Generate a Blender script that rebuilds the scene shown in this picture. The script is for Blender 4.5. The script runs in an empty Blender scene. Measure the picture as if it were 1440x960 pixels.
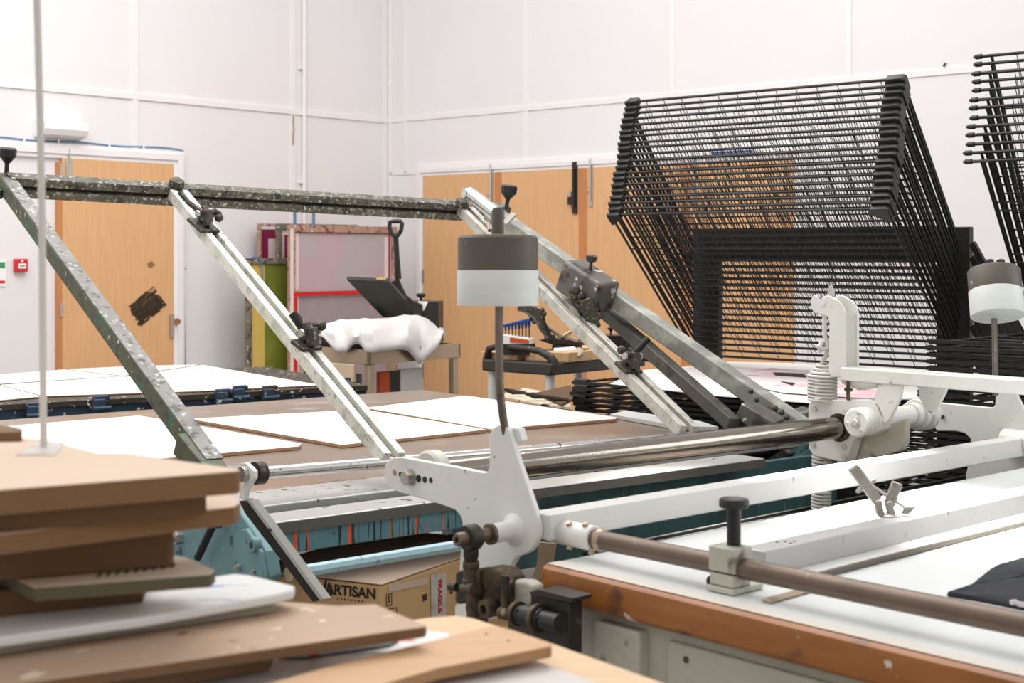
import bpy, bmesh, math, random
from mathutils import Vector as V, Matrix
random.seed(7)
scn = bpy.context.scene
col = scn.collection
F, CX, HZ, CZ = 2000.0, 720.0, 355.0, 1.45
UP = V((0, 0, 1))

# ---------------------------------------------------------------- measuring helpers
def A(px, py, Y): return V(((px-CX)*Y/F, Y, CZ+(HZ-py)*Y/F))
def Zp(px, py, Z): return A(px, py, (CZ-Z)*F/(py-HZ))
def PL(px, py, p0, n):
    d = V(((px-CX)/F, 1, (HZ-py)/F)); o = V((0, 0, CZ))
    return o + d*((p0-o).dot(n)/d.dot(n))

# ---------------------------------------------------------------- mesh helpers
class MB:
    def __init__(s): s.bm = bmesh.new()
    def vs(s, pts): return [s.bm.verts.new(p) for p in pts]
    def face(s, v):
        try: s.bm.faces.new(v)
        except ValueError: pass
    def prism(s, pts, vec):
        vec = V(vec); a = s.vs([V(p) for p in pts]); b = s.vs([V(p)+vec for p in pts]); n = len(a)
        s.face(a); s.face(b[::-1])
        for i in range(n): s.face([a[i], a[(i+1) % n], b[(i+1) % n], b[i]])
        return s
    def loft(s, rings, caps=True, closed=True):
        R = [s.vs(r) for r in rings]; n = len(R[0])
        for a, b in zip(R[:-1], R[1:]):
            for i in range(n if closed else n-1): s.face([a[i], a[(i+1) % n], b[(i+1) % n], b[i]])
        if caps and closed: s.face(R[0]); s.face(R[-1][::-1])
        return s
    def box(s, c, sx, sy, sz, ex=V((1, 0, 0)), ey=V((0, 1, 0)), ez=UP):
        c = V(c); p = [c+ex*(a*sx/2)+ey*(b*sy/2)-ez*(sz/2) for a, b in ((-1, -1), (1, -1), (1, 1), (-1, 1))]
        return s.prism(p, ez*sz)
    def bar(s, p0, p1, w, h, up=UP):
        p0, p1 = V(p0), V(p1); d = (p1-p0); L = d.length; d = d/L
        side = d.cross(V(up)).normalized(); u = side.cross(d).normalized()
        return s.box((p0+p1)/2, L, w, h, d, side, u)
    def ring(s, c, d, r, seg):
        d = V(d).normalized(); t = V((1, 0, 0)) if abs(d.x) < .8 else V((0, 1, 0))
        x = d.cross(t).normalized(); y = d.cross(x)
        return [V(c)+x*(r*math.cos(2*math.pi*i/seg))+y*(r*math.sin(2*math.pi*i/seg)) for i in range(seg)]
    def tube(s, p0, p1, r0, r1=None, seg=20):
        p0, p1 = V(p0), V(p1); r1 = r0 if r1 is None else r1
        return s.loft([s.ring(p0, p1-p0, r0, seg), s.ring(p1, p1-p0, r1, seg)])
    def lathe(s, p, ax, prof, seg=28):
        ax = V(ax).normalized(); p = V(p)
        return s.loft([s.ring(p+ax*h, ax, max(r, 1e-4), seg) for r, h in prof])
    def path(s, pts, r, seg=10, closed=False):
        pts = [V(p) for p in pts]; n = len(pts); rings = []
        d0 = (pts[1]-pts[0]).normalized(); t = UP if abs(d0.z) < .8 else V((1, 0, 0))
        x = d0.cross(t).normalized()
        for i, p in enumerate(pts):
            d = (pts[min(i+1, n-1)]-pts[max(i-1, 0)]).normalized()
            x = (x-d*x.dot(d)).normalized(); y = d.cross(x)
            rr = r[i] if isinstance(r, (list, tuple)) else r
            rings.append([p+x*(rr*math.cos(2*math.pi*k/seg))+y*(rr*math.sin(2*math.pi*k/seg)) for k in range(seg)])
        return s.loft(rings)
    def ball(s, c, r, sx=1, sy=1, sz=1):
        m = Matrix.Translation(V(c)) @ Matrix.Diagonal((r*sx, r*sy, r*sz, 1))
        bmesh.ops.create_uvsphere(s.bm, u_segments=16, v_segments=10, radius=1, matrix=m); return s
    def grid(s, rows):
        R = [s.vs(r) for r in rows]
        for a, b in zip(R[:-1], R[1:]):
            for i in range(len(a)-1): s.face([a[i], a[i+1], b[i+1], b[i]])
        return s
    def build(s, name, m, parent=None, bev=0, ang=35, loc=None, flip=False, **kw):
        bm = s.bm; bmesh.ops.recalc_face_normals(bm, faces=bm.faces[:])
        off = WL[parent.name] if parent else (V(loc) if loc is not None else V((0, 0, 0)))
        if parent is None and loc is None and bm.verts:
            off = V((sum(v.co.x for v in bm.verts)/len(bm.verts), sum(v.co.y for v in bm.verts)/len(bm.verts), min(v.co.z for v in bm.verts)))
        bmesh.ops.translate(bm, verts=bm.verts[:], vec=-off)
        me = bpy.data.meshes.new(name); bm.to_mesh(me); bm.free()
        for p in me.polygons: p.use_smooth = True
        me.set_sharp_from_angle(angle=math.radians(ang))
        o = bpy.data.objects.new(name, me); col.objects.link(o)
        if isinstance(m, str): m = MAT[m]
        me.materials.append(m)
        if parent: o.parent = parent
        else: o.location = off
        WL[o.name] = off
        if bev:
            b = o.modifiers.new('bevel', 'BEVEL'); b.width = bev; b.segments = 2; b.limit_method = 'ANGLE'; b.angle_limit = math.radians(40)
            b.harden_normals = False
        for k, v in kw.items(): o[k] = v
        return o
WL = {}
def thing(name, label, cat, loc, group=None):
    o = bpy.data.objects.new(name, None); col.objects.link(o); o.empty_display_size = .1
    o.location = loc; WL[o.name] = V(loc); o['label'] = label; o['category'] = cat
    if group: o['group'] = group
    return o
def tag(o, label, cat, group=None):
    o['label'] = label; o['category'] = cat
    if group: o['group'] = group
    return o

# ---------------------------------------------------------------- materials
def lin(c):
    r = []
    for x in c:
        x = x/255; r.append(x/12.92 if x <= .04045 else ((x+.055)/1.055)**2.4)
    return (*r, 1)
MAT = {}
def mat(name, c, rough=.5, metal=0, spots=(), vary=None, bump=None, spec=None, coat=0, alpha=None):
    """spots: list of (colour, scale, low, high, stretch) noise patches; vary: (scale, amount, stretch)"""
    m = bpy.data.materials.new(name); m.use_nodes = True; nt = m.node_tree; N = nt.nodes; L = nt.links
    b = N['Principled BSDF']; b.inputs['Roughness'].default_value = rough; b.inputs['Metallic'].default_value = metal
    if spec is not None: b.inputs['Specular IOR Level'].default_value = spec
    if coat: b.inputs['Coat Weight'].default_value = coat; b.inputs['Coat Roughness'].default_value = .12
    tc = N.new('ShaderNodeTexCoord')
    def noise(scale, stretch, detail=4, seed=0):
        mp = N.new('ShaderNodeMapping'); L.new(tc.outputs['Object'], mp.inputs[0])
        mp.inputs['Scale'].default_value = stretch or (1, 1, 1); mp.inputs['Location'].default_value = (seed*3.7, seed*1.3, seed*2.1)
        n = N.new('ShaderNodeTexNoise'); n.inputs['Scale'].default_value = scale; n.inputs['Detail'].default_value = detail
        L.new(mp.outputs[0], n.inputs['Vector']); return n.outputs['Fac']
    cur = N.new('ShaderNodeRGB'); cur.outputs[0].default_value = lin(c); out = cur.outputs[0]
    if vary:
        f = noise(vary[0], vary[2] if len(vary) > 2 else None, 5)
        r = N.new('ShaderNodeMapRange'); r.inputs[1].default_value = .3; r.inputs[2].default_value = .7
        r.inputs[3].default_value = 1-vary[1]; r.inputs[4].default_value = 1+vary[1]*.6; L.new(f, r.inputs[0])
        mx = N.new('ShaderNodeMix'); mx.data_type = 'RGBA'; mx.blend_type = 'MULTIPLY'; mx.inputs[0].default_value = 1
        L.new(out, mx.inputs[6]); L.new(r.outputs[0], mx.inputs[7]); out = mx.outputs[2]
    for i, sp in enumerate(spots):
        sc, scale, lo, hi = sp[:4]
        if lo > .64: lo, hi = .62+(lo-.64)*.45, .62+(hi-.64)*.45+.012
        st = sp[4] if len(sp) > 4 else None
        f = noise(scale, st, 6, i+1)
        r = N.new('ShaderNodeMapRange'); r.inputs[1].default_value = lo; r.inputs[2].default_value = hi; L.new(f, r.inputs[0])
        mx = N.new('ShaderNodeMix'); mx.data_type = 'RGBA'; L.new(r.outputs[0], mx.inputs[0]); L.new(out, mx.inputs[6])
        mx.inputs[7].default_value = lin(sc); out = mx.outputs[2]
    L.new(out, b.inputs['Base Color'])
    if bump:
        f = noise(bump[0], bump[2] if len(bump) > 2 else None, 4)
        bn = N.new('ShaderNodeBump'); bn.inputs['Strength'].default_value = bump[1]; bn.inputs['Distance'].default_value = .01
        L.new(f, bn.inputs['Height']); L.new(bn.outputs[0], b.inputs['Normal'])
    if alpha is not None: b.inputs['Alpha'].default_value = alpha
    MAT[name] = m; return m
DK, WH = (28, 27, 24), (226, 224, 218)
mat('wall_paint', (229, 225, 226), .75, vary=(1.2, .02))
mat('trim_paint', (234, 230, 230), .55)
mat('floor_concrete', (138, 134, 128), .6, vary=(3, .12))
mat('door_wood', (218, 170, 122), .5, vary=(4, .07, (14, 14, .7)), spots=[((200, 150, 100), 9, .56, .8, (12, 12, .6))])
mat('door_edge', (196, 130, 80), .5, vary=(6, .08, (8, 8, .6)))
mat('ply', (218, 186, 148), .55, vary=(4, .08, (1, 9, 1)))
mat('batten', (204, 164, 124), .6, vary=(4, .08, (1, 9, 1)))
mat('ply_edge', (164, 124, 86), .7, vary=(30, .12, (1, 1, 6)))
mat('board_white', (246, 242, 236), .55, vary=(2, .015))
mat('board_edge', (176, 140, 108), .7)
mat('card', (212, 188, 168), .8, vary=(3, .05))
mat('card_edge', (122, 92, 62), .85, vary=(40, .1, (1, 1, 8)))  # cardboard sides darkened for shade; the loose scrap shares this brown
mat('card_dark', (92, 66, 40), .85, vary=(3, .08))  # brown darkened for the shade under the overhanging panels
mat('white_enamel', (228, 227, 221), .38, vary=(4, .05), spots=[((186, 182, 172), 5, .6, .8), ((150, 142, 128), 45, .80, .86)])
mat('grey_enamel', (196, 194, 186), .42, vary=(5, .05), spots=[((120, 112, 98), 40, .80, .86)])
mat('white_beam', (212, 211, 207), .3, vary=(4, .03), spots=[((120, 112, 108), 60, .80, .86, (1, 1, .4))])
mat('laminate', (226, 229, 228), .24, vary=(2, .02))
mat('alu', (186, 185, 184), .4, .3, vary=(6, .07, (1, 1, 1)), spots=[((110, 102, 98), 70, .77, .84, (1, 1, .4))])
mat('grey_cast', (184, 182, 167), .55, vary=(6, .08), spots=[((92, 90, 78), 14, .62, .72)], bump=(60, .25))
mat('wood_edge', (158, 98, 42), .4, vary=(5, .22, (1, 1, 6)), spots=[((86, 58, 40), 12, .58, .72), ((214, 200, 184), 20, .78, .82), ((196, 66, 40), 22, .82, .85)])
mat('weight_dark', (88, 81, 72), .5, vary=(8, .15), spots=[((150, 148, 142), 40, .82, .88)])
mat('weight_grey', (226, 229, 225), .45, vary=(8, .06, (1, 1, 5)), spots=[((150, 150, 144), 40, .82, .88)])
mat('steel_rod', (120, 112, 102), .38, .7, vary=(14, .15), spots=[((96, 84, 70), 30, .6, .72)])
mat('brown_rod', (112, 96, 84), .42, .5, vary=(10, .15, (1, 1, 1)), spots=[((140, 124, 108), 30, .76, .84)])
mat('roller', (146, 138, 129), .11, 1.0, vary=(14, .04), spots=[((178, 150, 92), 9, .80, .82)], bump=(220, .04))
mat('chrome', (204, 203, 200), .22, .9, vary=(14, .06), spots=[((120, 112, 104), 60, .66, .76)])
mat('bronze', (92, 76, 58), .5, .45, vary=(14, .25), spots=[((46, 38, 30), 16, .54, .66), ((158, 142, 114), 30, .66, .76)], bump=(50, .3))
mat('dark_iron', (54, 48, 42), .5, .3, vary=(14, .2), spots=[((110, 96, 80), 30, .66, .76)])
mat('black', (30, 29, 27), .45, vary=(10, .1))
mat('rack_black', (20, 20, 17), .5, vary=(10, .1), spots=[((110, 106, 100), 90, .84, .88)])
mat('rack_wire', (30, 24, 22), .55)
mat('black_plastic', (26, 25, 23), .42)
mat('teal', (104, 142, 146), .5, vary=(7, .12), spots=[((60, 84, 86), 30, .66, .74), ((130, 160, 162), 20, .7, .84)])
mat('bed_border', (226, 218, 208), .35)
mat('teal_drip', (92, 134, 142), .5, vary=(6, .12), spots=[((34, 40, 42), 11, .58, .62, (9, 9, .35)), ((226, 96, 50), 7, .60, .62, (9, 9, .3)), ((60, 86, 92), 30, .62, .72)])
mat('teal_shaded', (46, 80, 82), .6, vary=(7, .12), spots=[((34, 58, 60), 5, .5, .7, (4, 4, .3)), ((90, 140, 150), 12, .72, .74, (5, 5, .3))])  # shaded copy of the apron's teal, with streaks over it
mat('light_blue', (164, 198, 208), .4, vary=(7, .06), spots=[((70, 96, 104), 36, .64, .72)])
mat('navy', (40, 62, 84), .5, vary=(8, .15), spots=[((58, 50, 36), 9, .56, .62), ((196, 192, 180), 34, .68, .71)])
mat('dark_rim', (56, 48, 36), .6, vary=(10, .25), spots=[((168, 146, 100), 22, .64, .68), ((214, 208, 198), 34, .68, .71)])
mat('table_metal', (150, 132, 116), .36, .45, vary=(3, .12), spots=[((158, 112, 78), 2.2, .58, .78), ((176, 172, 166), 5, .58, .74)])
mat('rail_dark', (96, 92, 86), .5, .2, vary=(8, .15), spots=[((176, 92, 76), 9, .68, .72)])
mat('rail_grey', (186, 185, 180), .36, .4, vary=(6, .1), spots=[((80, 72, 66), 24, .68, .74), ((190, 120, 104), 14, .80, .84)])
mat('dark_bar', (74, 71, 65), .5, .2, vary=(10, .2), spots=[((170, 166, 150), 46, .80, .83), ((50, 47, 42), 20, .55, .66), ((190, 186, 140), 60, .84, .86)])
mat('paint_bar', (88, 84, 72), .6, .15, vary=(14, .3), spots=[((164, 160, 150), 60, .54, .70), ((44, 44, 36), 30, .54, .66), ((196, 194, 186), 70, .66, .70), ((92, 104, 72), 16, .60, .68), ((190, 180, 110), 44, .80, .84)], bump=(90, .3))
mat('green_bar', (80, 84, 54), .5, .15, vary=(9, .25), spots=[((56, 104, 78), 9, .58, .64), ((206, 204, 180), 46, .72, .75), ((62, 56, 50), 34, .54, .64), ((200, 140, 104), 14, .80, .84)])
mat('grey_paint_bar', (122, 120, 116), .5, .2, vary=(14, .25), spots=[((190, 188, 184), 50, .58, .72), ((70, 66, 60), 36, .55, .66), ((196, 130, 134), 40, .82, .85), ((200, 188, 120), 18, .80, .84)])
mat('white_paint_bar', (218, 217, 206), .5, .1, vary=(10, .08), spots=[((168, 168, 160), 18, .5, .7), ((128, 128, 120), 50, .66, .8), ((178, 190, 160), 10, .58, .72), ((66, 66, 60), 60, .82, .86), ((208, 204, 170), 30, .76, .8)])
mat('alu_paint_bar', (190, 186, 176), .45, .25, vary=(10, .12), spots=[((146, 142, 134), 18, .5, .7), ((104, 100, 92), 50, .66, .8), ((150, 168, 156), 14, .66, .78), ((60, 52, 44), 60, .84, .87)])
mat('tube_paint', (146, 146, 138), .5, .2, vary=(12, .15), spots=[((180, 180, 170), 14, .48, .66), ((92, 86, 78), 50, .72, .84), ((164, 182, 160), 24, .64, .72), ((170, 90, 76), 60, .86, .88)])
mat('slot_black', (36, 32, 28), .6)
mat('clamp_iron', (70, 66, 56), .5, .4, vary=(14, .25), spots=[((150, 148, 140), 80, .58, .70), ((84, 120, 100), 40, .74, .78), ((150, 100, 76), 44, .80, .84)])
mat('paint_block', (102, 98, 93), .5, .2, vary=(9, .15), spots=[((60, 54, 50), 12, .55, .63), ((200, 198, 190), 22, .62, .66)])
mat('screen_frame', (176, 142, 124), .6, .1, vary=(9, .15), spots=[((122, 74, 66), 26, .56, .64), ((214, 200, 188), 30, .60, .68)])
mat('screen_frame_dark', (122, 112, 100), .6, .1, vary=(9, .2), spots=[((70, 60, 52), 26, .55, .63), ((198, 188, 178), 34, .62, .68)])
mat('mesh_pink', (188, 164, 172), .6, vary=(3, .05), spots=[((178, 170, 176), 2.2, .45, .6)])
mat('mesh_grey', (156, 146, 152), .6, vary=(20, .08))
mat('mesh_magenta', (128, 24, 68), .6)
mat('mesh_green', (112, 118, 40), .55, spots=[((126, 132, 44), 3, .45, .6)])
mat('mesh_yellow', (208, 178, 92), .55)
mat('mesh_margin', (226, 208, 208), .6)
mat('tape_red', (196, 36, 36), .45)
mat('tape_maroon', (142, 34, 58), .5)
mat('press_black', (34, 32, 28), .3, vary=(6, .15), spots=[((60, 57, 50), 3, .52, .75)])
mat('cloth_white', (202, 197, 194), .85, vary=(5, .02), bump=(14, .5))
mat('cloth_black', (38, 40, 46), .9, vary=(8, .12), bump=(14, .8))
mat('stainless', (176, 156, 132), .34, .6, vary=(8, .06, (1, 1, 6)))
mat('stainless_dark', (96, 88, 76), .4, .5)
mat('beige_panel', (206, 182, 152), .7)
mat('orange', (206, 84, 34), .6)
mat('blue_plastic', (34, 74, 142), .4)
mat('blue_cable', (86, 124, 158), .5)
mat('red_plastic', (206, 34, 44), .4)
mat('white_plastic', (240, 239, 236), .4)
mat('green_sign', (60, 140, 90), .5)
mat('butcher', (206, 168, 122), .55, vary=(5, .12, (1, 1, 1)), spots=[((150, 110, 72), 7, .58, .72, (1, 6, 1))])
mat('tray_black', (50, 46, 40), .55, vary=(7, .15))
mat('leg_grey', (206, 204, 198), .45)
mat('paper_pink', (238, 226, 224), .8, vary=(3, .03), spots=[((222, 178, 186), 2.2, .54, .66), ((54, 40, 38), 7, .72, .735), ((150, 120, 124), 9, .66, .70)])
mat('paper_mix', (208, 194, 172), .85, vary=(6, .12), spots=[((44, 38, 34), 9, .60, .63), ((170, 44, 56), 10, .7, .72)])
mat('sheet_white', (240, 236, 230), .6)
mat('white_panel', (214, 214, 212), .5, vary=(3, .03), spots=[((120, 140, 190), 7, .72, .76, (1, 3, 1))])
mat('speckle_board', (190, 162, 138), .7, vary=(3, .1), spots=[((228, 208, 184), 26, .66, .71), ((112, 84, 66), 12, .7, .74)])
mat('speckle_edge', (112, 84, 58), .8, vary=(20, .1))
mat('lettered_board', (204, 190, 172), .7, vary=(3, .05))
mat('strip_grey', (150, 142, 128), .7)
mat('lettered_edge', (86, 82, 62), .8)  # green-grey edge darkened for the shade low in the stack
mat('picture_sheet', (226, 224, 222), .5, spots=[((36, 38, 38), 5, .60, .66, (1, 3, 1)), ((150, 196, 110), 4, .66, .7), ((206, 84, 80), 7, .72, .74)])
mat('grey_sheet', (206, 198, 194), .6)
mat('ink', (40, 34, 28), .7)
mat('ink_red', (190, 26, 56), .6)
mat('tape_clear', (206, 202, 194), .25, spots=[((186, 176, 160), 20, .5, .7)])
mat('carton', (206, 168, 118), .75, vary=(3, .04))
mat('door_smear', (44, 34, 20), .7, vary=(20, .2))
mat('smear_thin', (96, 68, 38), .7, spots=[((58, 44, 26), 60, .42, .56)])
mat('patch_tan', (150, 104, 64), .8)
mat('wall_grey', (168, 160, 148), .6)
mat('hinge_steel', (186, 182, 176), .35, .7)
mat('cast_clamp', (158, 152, 144), .4, .6, vary=(20, .2), spots=[((92, 86, 80), 40, .6, .75)])

# ================================================================= ROOM
a_ = V((.660, .7513, 0)); b_ = V((.7513, -.660, 0))
P80 = V((-3.2, 10, 0)); CORN = P80 + a_*3.204
nL = V((.7513, -.660, 0)); nB = V((-.660, -.7513, 0))     # into the room
H = 4.6
def wl(px, py, d=0): return PL(px, py, CORN+nL*d, nL)
def wb(px, py, d=0): return PL(px, py, CORN+nB*d, nB)
def flat(name, m, pts, n, th, parent=None, bev=0, **kw):
    return MB().prism(pts, V(n)*th).build(name, m, parent, bev, **kw)
ST = dict(kind='structure')
MB().box((1.5, 5.2, -.05), 16, 17, .1).build('floor', 'floor_concrete', **ST)
wallL0 = CORN-a_*6.5
MB().prism([wallL0, CORN, CORN+UP*H, wallL0+UP*H], -nL*.15).build('wall_left', 'wall_paint', **ST)
MB().prism([CORN, CORN+b_*9.5, CORN+b_*9.5+UP*H, CORN+UP*H], -nB*.15).build('wall_back', 'wall_paint', **ST)
tn = [0]
def trim(pts, n, th=.008, m='trim_paint'):
    tn[0] += 1
    MB().prism(pts, V(n)*th).build('trim_%d' % tn[0], m, **ST)
def vstrip(wf, n, ax, px, z0, z1, w, th=.008):
    p = wf(px, HZ); p.z = 0
    trim([p-ax*w/2+UP*z0, p+ax*w/2+UP*z0, p+ax*w/2+UP*z1, p-ax*w/2+UP*z1], n, th)
def hstrip(p0, p1, z, w, n, th=.008):
    trim([p0+UP*(z-w/2), p1+UP*(z-w/2), p1+UP*(z+w/2), p0+UP*(z+w/2)], n, th)
ZT = 2.60
hstrip(wallL0, CORN, ZT, .045, nL, .014)
hstrip(CORN, CORN+b_*9.5, ZT, .04, nB, .01)
q0 = wb(548, 240); q1 = wb(592, 240); q0.z = q1.z = 0
hstrip(q0, q1, CZ+(HZ-242)*q1.y/F, .03, nB)
vstrip(wl, nL, a_, 189, 2.16, H, .05, .012); vstrip(wl, nL, a_, 411, 1.5, H, .05)
vstrip(wb, nB, b_, 571, CZ+(HZ-242)*12.1/F, H, .04); vstrip(wb, nB, b_, 740, 2.17, H, .045)
vstrip(wb, nB, b_, 946, 2.17, H, .045); vstrip(wb, nB, b_, 1194, 2.62, H, .04)
vstrip(wl, nL, a_, 541, 0, H, .05); vstrip(wb, nB, b_, 549, 0, H, .05)
# ---- left doorway
def lw(px): p = wl(px, HZ); p.z = 0; return p
def bw(px): p = wb(px, HZ); p.z = 0; return p
ZD = 2.115
d1 = flat('door_1', 'door_wood', [lw(84), lw(241), lw(241)+UP*ZD, lw(84)+UP*ZD], nL, .03, **ST)
flat('edge_strip', 'door_edge', [lw(77.5), lw(84), lw(84)+UP*(ZD-.03), lw(77.5)+UP*(ZD-.03)], nL, .034, d1)
for zz, px in ((2.02, 82), (1.05, 82)):
    c = lw(px)+UP*zz+nL*.036
    MB().box(c, .02, .012, .1, a_, nL).build('hinge', 'hinge_steel', d1)
c = lw(93)+UP*1.99+nL*.035
MB().box(c, .045, .012, .24, a_, nL).box(c+UP*.14, .014, .02, .1, a_, nL).build('closer_plate', 'hinge_steel', d1, .002)
# architrave (stepped)
for nm, w0, w1, th in (('a', 0, .10, .03), ('b', .03, .075, .045)):
    hd = lw(-60); je = lw(241)
    trim([hd+UP*(ZD+w0), je+a_*w1+UP*(ZD+w0), je+a_*w1+UP*(ZD+w1), hd+UP*(ZD+w1)], nL, th)
    trim([je+a_*w0, je+a_*w1, je+a_*w1+UP*(ZD+w0), je+a_*w0+UP*(ZD+w0)], nL, th)
# smear of black paint and small marks on the door
def smear(name, quad, m, n_str, seed, w=.010):
    rnd = random.Random(seed); mb = MB(); q = [V(x) for x in quad]
    def at(u, v): return q[0]*(1-u)*(1-v)+q[1]*u*(1-v)+q[2]*u*v+q[3]*(1-u)*v
    k = 0
    for i in range(n_str):
        v = (i+.5)/n_str; u = rnd.random()*.12
        while u < 1:
            ln = .06+rnd.random()*.3; dv = (rnd.random()-.5)*.07
            if rnd.random() < .8:
                h = (.5+rnd.random()*.7)/n_str/2
                pts = [at(u, v-h), at(min(u+ln, 1.06), v-h+dv), at(min(u+ln, 1.04), v+h+dv), at(u+.02, v+h)]
                k += 1
                mb.prism(pts, nL*(.0005+.00004*k))
            u += ln*(.8+rnd.random()*.5)
    return mb
MB().prism([wl(x, y, .0302) for x, y in ((183, 431), (193, 420), (206, 409), (213, 412), (221, 414), (229, 428), (222, 438), (205, 448), (197, 455), (192, 448), (185, 441))], nL*.0003).build('paint_smear', 'smear_thin', d1)
sm = smear('s', [wl(178, 433, .0305), wl(214, 404, .0305), wl(232, 430, .0305), wl(195, 461, .0305)], 'door_smear', 24, 3)
sm.build('paint_smear', 'door_smear', d1)
MB().prism([wl(207, 370, .0305), wl(213, 367, .0305), wl(218, 372, .0305), wl(213, 377, .0305), wl(208, 375, .0305)], nL*.001).build('paint_smear', 'patch_tan', d1)
MB().prism([wl(242, 451, .046), wl(250, 447, .046), wl(255, 451, .046), wl(252, 456, .046), wl(243, 456, .046)], nL*.002).build('paint_smear', 'patch_tan', d1)
MB().box(wl(242, 458, .045), .03, .012, .17, a_, nL).build('strike_plate', 'hinge_steel', d1)
# ---- back doors
ZB = 2.10
dn = 2
for x0, x1 in ((598, 699), (709, 817), (829, 961), (974, 1121)):
    d = flat('door_%d' % dn, 'door_wood', [bw(x0), bw(x1), bw(x1)+UP*ZB, bw(x0)+UP*ZB], nB, .03, **ST); dn += 1
    if x1 < 1000:
        nx = {699: 709, 817: 829, 961: 974}[x1]
        flat('edge_strip', 'door_edge', [bw(x1), bw(nx), bw(nx)+UP*ZB, bw(x1)+UP*ZB], nB, .026, d)
    bx = {598: 695, 829: 835, 974: 980}.get(x0)
    if bx:
        c = bw(bx)+UP*1.97+nB*.036
        bo = MB().box(c, .03, .008, .34, b_, nB).build('bolt', 'hinge_steel', d)
        MB().tube(c+nB*.012-UP*.12, c+nB*.012+UP*.2, .007).tube(c+nB*.012-UP*.05, c+nB*.012-UP*.05-b_*.035, .005).build('bolt_rod', 'chrome', bo)
    if x0 == 709:
        c = bw(813)+UP*1.95+nB*.04
        bo = MB().box(c, .042, .02, .40, b_, nB).build('bolt', 'black', d, label='black bolt')
        MB().tube(c+nB*.02-UP*.15, c+nB*.02+UP*.15, .011).box(c-b_*.03-UP*.1+nB*.01, .05, .03, .06, b_, nB).build('bolt_rod', 'black_plastic', bo)
        MB().box(c-b_*.035-UP*.045+nB*.01, .03, .03, .03, b_, nB).build('keeper', 'hinge_steel', bo)
    if x0 == 598:
        for zz in (1.85, 1.25, .45): MB().box(bw(599)+UP*zz+nB*.034, .018, .012, .11, b_, nB).build('hinge', 'hinge_steel', d)
for w0, w1, th in ((0, .085, .03), (.025, .06, .042)):
    h0 = bw(598); h1 = bw(1121)
    trim([h0-b_*w1+UP*(ZB+w0), h1+b_*w1+UP*(ZB+w0), h1+b_*w1+UP*(ZB+w1), h0-b_*w1+UP*(ZB+w1)], nB, th)
    trim([h0-b_*w1, h0-b_*w0, h0-b_*w0+UP*(ZB+w0), h0-b_*w1+UP*(ZB+w0)], nB, th)
    trim([h1+b_*w0, h1+b_*w1, h1+b_*w1+UP*(ZB+w0), h1+b_*w0+UP*(ZB+w0)], nB, th)
tag(MB().box((bw(1060)+bw(1010))/2+UP*2.16+nB*.05, .34, .01, .014, b_, nB).build('cable_trunking', 'blue_plastic'), 'blue strip on the door head behind the black drying rack', 'strip')
# ---- wall things
c = wl(86, 181, .05)
t = thing('emergency_light', 'white emergency light box on the wall above the left wooden door', 'light', c)
MB().box(c-nL*.025, .36, .05, .13, a_, nL).build('housing', 'white_plastic', t, .004)
MB().loft([[c+a_*s*.17+nL*y+UP*z for y, z in ((.0, .06), (.06, .05), (.08, -.01), (.06, -.05), (0, -.06))] for s in (-1, 1)]).build('diffuser', 'trim_paint', t)
c = wl(29, 373, .02)
t = thing('fire_call_point', 'small red fire alarm call point on the white wall', 'alarm', c)
MB().box(c, .09, .04, .09, a_, nL).build('box', 'red_plastic', t, .004)
MB().box(c+nL*.022-UP*.004, .055, .004, .034, a_, nL).build('glass_plate', 'white_plastic', t, .001)
MB().box(c+nL*.0245-UP*.004, .036, .001, .006, a_, nL).build('lettering', 'ink', t)
MB().tube(c+nL*.02+UP*.03, c+nL*.023+UP*.03, .008).build('lamp_lens', 'white_plastic', t)
c = wl(-3, 384, .004)
t = thing('wall_sign', 'white notice with green and red print at the left edge of the wall', 'sign', c)
MB().box(c, .12, .006, .18, a_, nL).build('plate', 'white_plastic', t)
MB().box(c+UP*.055+nL*.004, .1, .002, .04, a_, nL).build('band', 'green_sign', t)
MB().box(c-UP*.06+nL*.004, .1, .002, .02, a_, nL).build('band', 'red_plastic', t)
# blue cable round the doorway
pts = [lw(px)+UP*(ZD+.115+.006*math.sin(i*1.3))+nL*.012 for i, px in enumerate(range(-40, 250, 24))]
pe = lw(256.5)
pts += [pe+UP*(ZD+.105)+nL*.012, pe+UP*(ZD+.06)+nL*.012]+[lw(256.5+4*(i/9)**2)+UP*(ZD-.1-i*.2)+nL*.012 for i in range(10)]
t = thing('data_cable', 'thin blue cable clipped over and down the left door frame', 'cable', pe)
MB().path(pts, .006).build('cable', 'blue_cable', t)
for i in (3, 5, 8, 10): MB().box(pts[i]+nL*.002, .012, .016, .03, a_, nL).build('clip', 'white_plastic', t)
for zz in (1.33, 1.9): MB().box(lw(257)+UP*zz+nL*.012, .03, .016, .012, a_, nL).build('clip', 'ink', t)
p = lw(425.5)
t = thing('conduit_pipe', 'white painted conduit running up the left wall', 'pipe', p)
MB().tube(p+nL*.02, p+nL*.02+UP*H, .016).build('pipe', 'trim_paint', t)
for zz in (CZ+(HZ-90)*11.4/F, CZ+(HZ-254)*11.4/F): MB().box(p+nL*.012+UP*zz-a_*.015, .07, .026, .02, a_, nL).build('clip', 'trim_paint', t)
pp = [wl(413, 162, .016), wl(412.6, 172, .017), wl(413.4, 182, .016), wl(412.4, 192, .017), wl(412.6, 204, .016)]
tag(MB().path(pp, .004).build('torn_strip', 'patch_tan'), 'brown torn strip hanging on the left wall beside the conduit', 'strip')
tag(MB().prism([wb(1326, 93, .004), wb(1329, 89, .004), wb(1331, 88, .004), wb(1328, 94, .004)], nB*.01).build('wall_hook', 'ink'), 'tiny black hook high on the white back wall between the racks', 'hook')

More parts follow.
